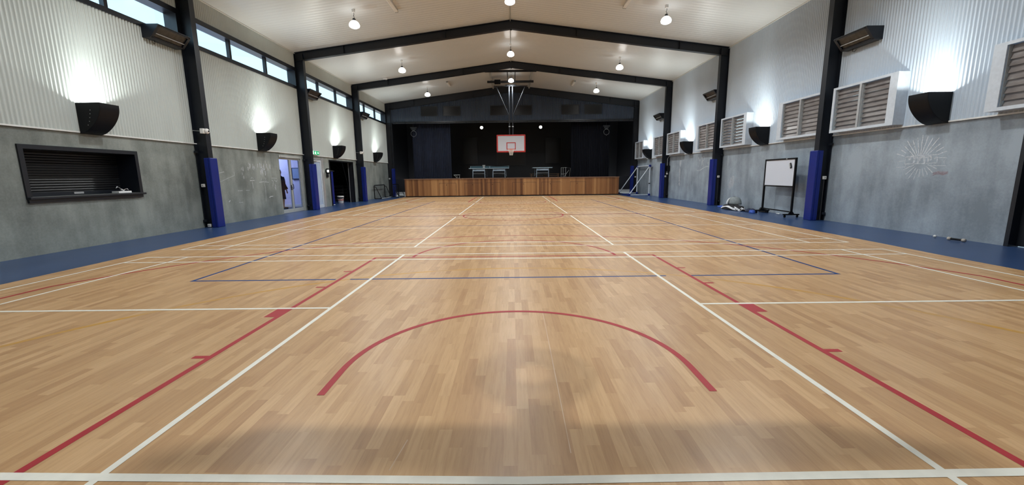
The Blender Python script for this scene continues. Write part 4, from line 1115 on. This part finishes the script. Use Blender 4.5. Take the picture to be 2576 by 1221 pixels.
for x, z, lab in ((-7.21, 4.93, 'thin pale ring on a black bracket high over the small-goal end of the stage'), (6.90, 4.89, 'thin pale ring on a black bracket high over the white-goal end of the stage')):
    t = thing('ring_bracket', lab, 'wall ring', (x, YE+.62, z), 0, 'pale rings on brackets')
    m = MB(); m.box(-.24, .24, -.05, .06, -.03, .06).box(-.16, .16, -.03, .06, -.16, -.02); m.build('bracket', M['rig_steel'], t)
    m = MB(); m.tube([(.20*math.cos(2*PI*i/36), -.06, -.42+.20*math.sin(2*PI*i/36)) for i in range(36)], .013, 6, closed=True).box(-.08, .08, -.07, -.03, -.225, -.19); m.build('ring', M['ring_grey'], t)
    m = MB(); m.lathe([(0, -.03), (.022, 0), (0, .03)], (0, -.06, -.655), 12); m.build('drop_knob', M['ring_grey'], t)
    m = MB(); m.tube([(0, 0, .05), (0, 0, .27)], .012, 6); m.build('hanger', M['rig_steel'], t)

# ------------------------------------------------------------------ sensors and switch boxes on the columns
for y, z, lab in ((PY[1], 2.74, 'round white sensor on the column beside the servery hatch'), (PY[3], 2.80, 'round white sensor on the column past the storeroom opening')):
    t = thing('beam_sensor', lab, 'sensor', (XL+.37, y+.02, z), 0, 'white column sensors')
    m = MB(); m.bbox(-.10, .0, -.11, .07, -.07, .07, .012); m.build('sensor_box', M['white_plastic'], t)
    m = MB(); m.lathe([(0, 0), (.075, 0), (.075, .04), (.05, .07), (0, .075)], (0, .0, 0), 24, 'x'); dm = m.build('dome', M['white_plastic'], t)
    m = MB(); m.lathe([(0, .07), (.025, .07), (.025, .085), (0, .09)], (0, .0, 0), 16, 'x'); m.build('lens', M['black_paint'], dm)
    m = MB(); m.tube([(-.10, -.05, .0), (-.34, -.05, .02)], .008, 6); m.build('cable_conduit', M['grey_plastic'], t)
def swbox(x, y, z, lab, cond=True, down=True):
    t = thing('switch_box', lab, 'switch box', (x, y, z), 0, 'small pale switch boxes')
    m = MB(); m.bbox(-.045, .045, -.05, .0, -.045, .045, .008); m.build('box_cover', M['white_plastic'], t)
    m = MB(); m.box(-.02, .02, -.056, -.048, -.02, .02); m.build('rocker', M['grey_plastic'], t)
    if cond:
        m = MB(); m.tube([(0, -.02, -.04), (0, -.02, -z+.02)], .011, 8); m.build('conduit', M['conduit_dark'], t)
swbox(-8.93, PY[1]-.0, 1.22, 'small pale switch box halfway up the column beside the servery hatch', False)
swbox(-8.90, PY[1]-.0, .06, 'small pale socket box at the foot of the column beside the servery hatch', False)
swbox(8.94, PY[1], 1.23, 'small pale switch box halfway up the column beside the whiteboard')
swbox(8.93, PY[2], 1.25, 'small pale switch box on the column next to the chalk letters')
swbox(8.88, PY[3], 1.25, 'lower pale switch box on the column by the white goal')
swbox(8.96, PY[3]-.02, 1.40, 'upper pale switch box on the column by the white goal', False)
swbox(-8.97, PY[4]-.06, 1.28, 'small pale switch box on the end column behind the small goals')
swbox(8.93, PY[4]-.06, 1.20, 'small pale switch box on the end column inside the white goal')
sb = thing('isolator_box', 'black electrical box at the wall edge of the column by the white goal', 'electrical box', (9.05, PY[3]-.03, 1.70))
m = MB(); m.bbox(-.12, .04, -.10, .02, -.16, .16, .02); m.build('box_cover', M['black_metal'], sb)
m = MB(); m.tube([(-.10, -.03, .14), (-.10, -.03, .55), (-.02, -.03, .68)], .014, 8).tube([(-.1, -.03, -.14), (-.11, -.03, -.26)], .012, 8); m.build('conduit', M['grey_plastic'], sb)

# ------------------------------------------------------------------ chalk marks on the concrete
XC = CXR-.0015; ch = MB()
def jit(pts, a=.006): return [(y+random.uniform(-a, a), z+random.uniform(-a, a)) for y, z in pts]
# rays of the sunburst (right wall), banner
for i in range(13):
    a = math.radians(20+140*i/12); cy, cz = 9.27, 1.60
    r0 = .13/max(.25, math.sin(a)) if abs(math.cos(a)) < .8 else .38
    r0 = min(.42, max(r0, .11)); r1 = random.uniform(.50, .60)
    ch.vstrip(jit([(cy+math.cos(a)*1.05*(r0+(r1-r0)*k/5), cz+math.sin(a)*(r0+(r1-r0)*k/5)) for k in range(6)], .004), .017, XC, 1)
for i in range(9):
    a = math.radians(205+130*i/8); cy, cz = 9.23, 1.60
    r1 = random.uniform(.34, .46)
    ch.vstrip(jit([(cy+math.cos(a)*1.0*(.17+(r1-.17)*k/5), cz+math.sin(a)*(.17+(r1-.17)*k/5)) for k in range(6)], .004), .014, XC, 1)
ch.vstrip(jit([(9.61, 1.71), (9.30, 1.722), (8.90, 1.73), (8.885, 1.55)]), .014, XC, 1).vstrip(jit([(9.61, 1.71), (9.60, 1.55), (9.2, 1.55), (8.90, 1.555), (8.98, 1.49), (9.0, 1.54)]), .013, XC, 1)
ch.vstrip(jit([(8.90, 1.66), (8.70, 1.655), (8.75, 1.57), (8.70, 1.49), (8.97, 1.495)]), .012, XC, 1).vstrip(jit([(9.61, 1.62), (9.80, 1.61), (9.76, 1.55), (9.81, 1.475), (9.58, 1.48), (9.58, 1.55)]), .011, XC, 1)
# the letters YR with an underline
def L_(pts, w=.026): ch.vstrip(jit(pts), w, XC, 1)
L_([(20.28, 2.17), (20.20, 2.07), (20.11, 1.98)]); L_([(19.93, 2.19), (20.11, 1.97), (20.22, 1.70)])
L_([(19.93, 1.75), (19.87, 1.95), (19.84, 2.16)]); L_([(19.84, 2.16), (19.72, 2.20), (19.62, 2.12), (19.70, 2.02), (19.86, 1.97)]); L_([(19.86, 1.97), (19.74, 1.76)])
L_([(20.42, 1.57), (20.25, 1.52), (20.05, 1.53), (19.85, 1.60), (19.6, 1.67), (19.36, 1.71), (19.14, 1.70)], .022); L_([(20.2, 1.58), (20.0, 1.57), (19.75, 1.65)], .010)
L_([(19.36, 1.86), (19.18, 1.89)], .012)
ch.build('chalk_drawing', M['chalk'], wr, recalc=False)
sm_ = MB()
for cy, cz, a, b, n_ in ((22.42, 1.95, .05, .24, 7), (22.46, 1.45, .05, .34, 7), (22.45, .98, .07, .18, 5), (17.02, 1.10, .16, .12, 9), (17.1, .95, .13, .10, 6), (17.2, .80, .07, .10, 4), (9.2, 1.63, .30, .05, 6)):
    for _ in range(n_):
        y, z = random.gauss(cy, a*.5), random.gauss(cz, b*.5); r = random.uniform(.03, .07)
        sm_.vstrip([(y+r*math.cos(t), z+r*1.5*math.sin(t)) for t in [k*.5 for k in range(9)]], r*.9, XC+.0006, 1)
sm_.build('chalk_smudge', M['chalk_soft'], wr, recalc=False)
rd = MB()
for k in range(5): rd.vstrip(jit([(8.93-.30*i/6, 1.33+.015*math.sin(i)+k*.012-.04*(1-i/6)) for i in range(7)], .01), .022, XC+.0003, 1)
rd.build('red_chalk_mark', M['chalk_red'], wr, recalc=False)
XCl = CXL+.0015; cl = MB()
def K_(pts, w=.018): cl.vstrip(jit(pts), w, XCl, -1)
K_([(14.18, 1.335), (14.30, 1.33), (14.43, 1.335)], .024); K_([(14.30, 1.31), (14.31, 1.18), (14.30, 1.06)]); K_([(14.24, 1.40), (14.30, 1.44), (14.38, 1.40)], .014)
K_([(14.70, 1.265), (14.95, 1.285), (15.25, 1.265)], .022); K_([(15.0, 1.27), (15.01, .95), (14.98, .59)], .016); K_([(14.82, 1.33), (14.83, 1.43)], .014); K_([(15.02, 1.42), (15.12, 1.42), (15.02, 1.32), (15.14, 1.32)], .014)
K_([(13.49, 1.008), (13.72, 1.01)], .018); K_([(13.9, 1.01), (14.1, 1.008)], .010); K_([(13.49, .62), (13.68, .62)], .012)
K_([(15.44, 1.41), (15.82, 1.40)], .012); K_([(15.46, 1.33), (15.55, 1.28), (15.5, 1.10)], .020); K_([(15.62, 1.34), (15.75, 1.28), (15.82, 1.35)], .018)
K_([(15.2, .70), (15.3, .73), (15.45, .74)], .03); K_([(13.0, .66), (13.08, .72)], .03); K_([(12.95, 1.62), (12.72, 1.58)], .014); K_([(12.7, 1.30), (13.1, 1.42), (13.4, 1.50)], .010)
K_([(13.4, 1.62), (13.41, 1.50)], .012)
cl.build('chalk_drawing', M['chalk'], wl, recalc=False)
s2 = MB()
for cy, cz, a, b, n_ in ((14.30, 1.79, .16, .10, 10), (14.9, 1.80, .20, .10, 12), (14.8, 1.62, .3, .10, 8), (13.8, 1.62, .10, .15, 5), (15.6, 1.1, .12, .15, 5), (15.1, 1.9, .3, .1, 4)):
    for _ in range(n_):
        y, z = random.gauss(cy, a*.6), random.gauss(cz, b*.6); r = random.uniform(.02, .05)
        s2.vstrip([(y, z+r*1.6-k*r*.8) for k in range(5)], r*1.1, XCl+.0006, -1)
s2.build('chalk_smudge', M['chalk_soft'], wl, recalc=False)

# ------------------------------------------------------------------ person in the lobby, half hidden by the wall
def person():
    t = thing('person', 'person in a long dark coat behind the glass doors, half hidden by the concrete wall', 'person', (-10.575, 18.60, .004), math.radians(-14))
    # local: facing +x, left hand +y
    J = [(0,0,.98),(0,0,1.12),(0.0,0,1.30),(.0,0,1.44),(.01,0,1.52),(.02,0,1.60),(.03,0,1.69),(.02,0,1.76)]
    Rr = [(.12,.10),(.105,.09),(.12,.09),(.09,.07),(.06,.06),(.082,.080),(.106,.088),(.075,.068)]
    E = [(i, i+1) for i in range(7)]
    for s_ in (-1, 1):
        b = len(J)
        J += [(0,s_*.19,1.43),(-.01,s_*.24,1.14),(.085,s_*.25,.90),(.11,s_*.25,.83)]; Rr += [(.05,.05),(.036,.036),(.030,.026),(.035,.018)]
        E += [(3,b),(b,b+1),(b+1,b+2),(b+2,b+3)]
        for k, (dy, dl) in enumerate(((.03,.075),(.01,.085),(-.012,.08),(-.032,.06))):
            q = len(J); J += [(.125+dy*.9,s_*.25,.78),(.14+dy,s_*.243,.78-dl*.5),(.137+dy,s_*.232,.78-dl)]; Rr += [(.010,.010),(.009,.009),(.007,.007)]
            E += [(b+3,q),(q,q+1),(q+1,q+2)]
        q = len(J); J += [(.145,s_*.235,.82),(.165,s_*.225,.78)]; Rr += [(.011,.011),(.009,.009)]; E += [(b+3,q),(q,q+1)]
        q = len(J); J += [(0,s_*.10,.90),(.02,s_*.11,.50),(-.02,s_*.115,.10),(.08,s_*.125,.035),(.16,s_*.13,.03)]; Rr += [(.10,.10),(.065,.065),(.042,.042),(.04,.03),(.03,.022)]
        E += [(0,q),(q,q+1),(q+1,q+2),(q+2,q+3),(q+3,q+4)]
    me = bpy.data.meshes.new('body'); me.from_pydata(J, E, []); o = bpy.data.objects.new('figure', me); col.objects.link(o); o.parent = t
    me.materials.append(M['skin'])
    md = o.modifiers.new('skin', 'SKIN'); md.use_smooth_shade = True
    for i, d in enumerate(me.skin_vertices[0].data): d.radius = Rr[i]; d.use_root = (i == 0)
    sb_ = o.modifiers.new('sub', 'SUBSURF'); sb_.levels = 1; sb_.render_levels = 2
    # face features
    m = MB(); m.lathe([(0, -.012), (.012, 0), (0, .02)], (.118, 0, 1.665), 10, 'x'); m.build('nose', M['skin'], t)
    for s_ in (-1, 1):
        MB().lathe([(0, -.006), (.008, 0), (0, .006)], (.104, s_*.032, 1.70), 10, 'x').build('eye', M['black_paint'], t)
        MB().lathe([(0, -.008), (.022, 0), (0, .008)], (.02, s_*.078, 1.68), 10, 'y').build('ear', M['skin'], t)
    MB().box(.092, .100, -.022, .022, 1.632, 1.637).build('mouth', M['lip'], t)
    m = MB(); nu, nv = 24, 9; v = []
    for j in range(nv+1):
        b = -.5 + (PI/2+.5)*j/nv
        for i in range(nu):
            a = 2*PI*i/nu; fr = .80 if math.cos(a) > .45 and b < .55 else 1.
            v.append((.005+.108*math.cos(b)*math.cos(a)*fr, .092*math.cos(b)*math.sin(a), 1.705+.105*math.sin(b)))
    m.add(v, [(j*nu+i, j*nu+(i+1) % nu, (j+1)*nu+(i+1) % nu, (j+1)*nu+i) for j in range(nv) for i in range(nu)], True); m.build('hair', M['hair'], t)
    # long coat: rings from shoulders to the hem
    def tubeling(rings, nm):
        m_ = MB(); N = 24; v = []
        for (cx, cy, z, rx, ry) in rings:
            for i in range(N):
                a = 2*PI*i/N; v.append((cx+rx*math.cos(a)*(1+.03*math.sin(6*a+z*9)), cy+ry*math.sin(a), z))
        m_.add(v, [(j*N+i, j*N+(i+1) % N, (j+1)*N+(i+1) % N, (j+1)*N+i) for j in range(len(rings)-1) for i in range(N)], True)
        return m_.build(nm, M['black_cloth'], t)
    tubeling([(.005,0,1.545,.072,.078),(0,0,1.50,.085,.10),(0,0,1.47,.12,.17),(0,0,1.40,.135,.215),(0,0,1.25,.135,.205),(0,0,1.08,.135,.18),(0,0,.92,.165,.195),(0,0,.70,.18,.20),(0,0,.45,.19,.205)], 'long_coat')
    for s_ in (-1, 1):
        m_ = MB(); m_.tube([(0,s_*.17,1.44),(.0,s_*.22,1.28),(-.01,s_*.24,1.14),(.03,s_*.247,1.02),(.085,s_*.25,.90)], [.085,.08,.075,.078,.088], 14, caps=False); m_.build('coat_sleeve', M['black_cloth'], t)
    for s_ in (-1, 1): MB().bbox(-.08, .20, s_*.125-.05, s_*.125+.05, 0, .09, .03, 3).build('shoe', M['black_paint'], t)
person()

# ------------------------------------------------------------------ daylight
wd_ = bpy.data.worlds.new('World'); sc.world = wd_; wd_.use_nodes = True
nt = wd_.node_tree; bgd = nt.nodes['Background']
tc = nt.nodes.new('ShaderNodeTexCoord'); sp = nt.nodes.new('ShaderNodeSeparateXYZ'); nt.links.new(tc.outputs['Generated'], sp.inputs[0])
rp = nt.nodes.new('ShaderNodeValToRGB'); e = rp.color_ramp.elements
e[0].position = 0.; e[0].color = (.80, .84, .86, 1); e[1].position = .55; e[1].color = (.40, .74, 1.0, 1)
q = e.new(.12); q.color = (.62, .88, 1.0, 1)
nt.links.new(sp.outputs['Z'], rp.inputs[0]); nt.links.new(rp.outputs[0], bgd.inputs[0]); bgd.inputs[1].default_value = 1.5
su = bpy.data.lights.new('sky_light', 'SUN'); su.energy = 2.6; su.angle = math.radians(50); su.color = (.55, .78, 1.0)
so = bpy.data.objects.new('sky_light', su); col.objects.link(so)
so.rotation_euler = Vector((1, .12, -.55)).to_track_quat('-Z', 'Y').to_euler()
su = bpy.data.lights.new('sky_light', 'SUN'); su.energy = .7; su.angle = math.radians(60); su.color = (.80, .90, 1.0)
so = bpy.data.objects.new('sky_light', su); col.objects.link(so)
so.rotation_euler = Vector((-1, .1, -.35)).to_track_quat('-Z', 'Y').to_euler()

# ------------------------------------------------------------------ camera
def rot(ax, a): return Matrix.Rotation(a, 3, ax)
Mx = rot('Z', .0031) @ rot('X', -.1633) @ rot('Y', .0121)
cam = bpy.data.cameras.new('camera'); co = bpy.data.objects.new('camera', cam); col.objects.link(co)
right, fwd, up = Mx.col[0], Mx.col[1], Mx.col[2]
R3 = Matrix((right, up, -fwd)).transposed()
co.matrix_world = Matrix.Translation((-.0103, 0, 1.3948)) @ R3.to_4x4()
cam.sensor_fit = 'HORIZONTAL'; cam.sensor_width = 36; cam.lens = 36*1021.32/2576; cam.clip_start = .05; cam.clip_end = 200
sc.camera = co
sc.view_settings.view_transform = 'Standard'; sc.view_settings.look = 'None'; sc.view_settings.exposure = .27; sc.view_settings.gamma = 1
sc.cycles.max_bounces = 8; sc.cycles.diffuse_bounces = 5; sc.cycles.glossy_bounces = 4; sc.cycles.transparent_max_bounces = 12
sc.cycles.sample_clamp_indirect = 6; sc.cycles.use_denoising = True; sc.cycles.caustics_reflective = False; sc.cycles.caustics_refractive = False
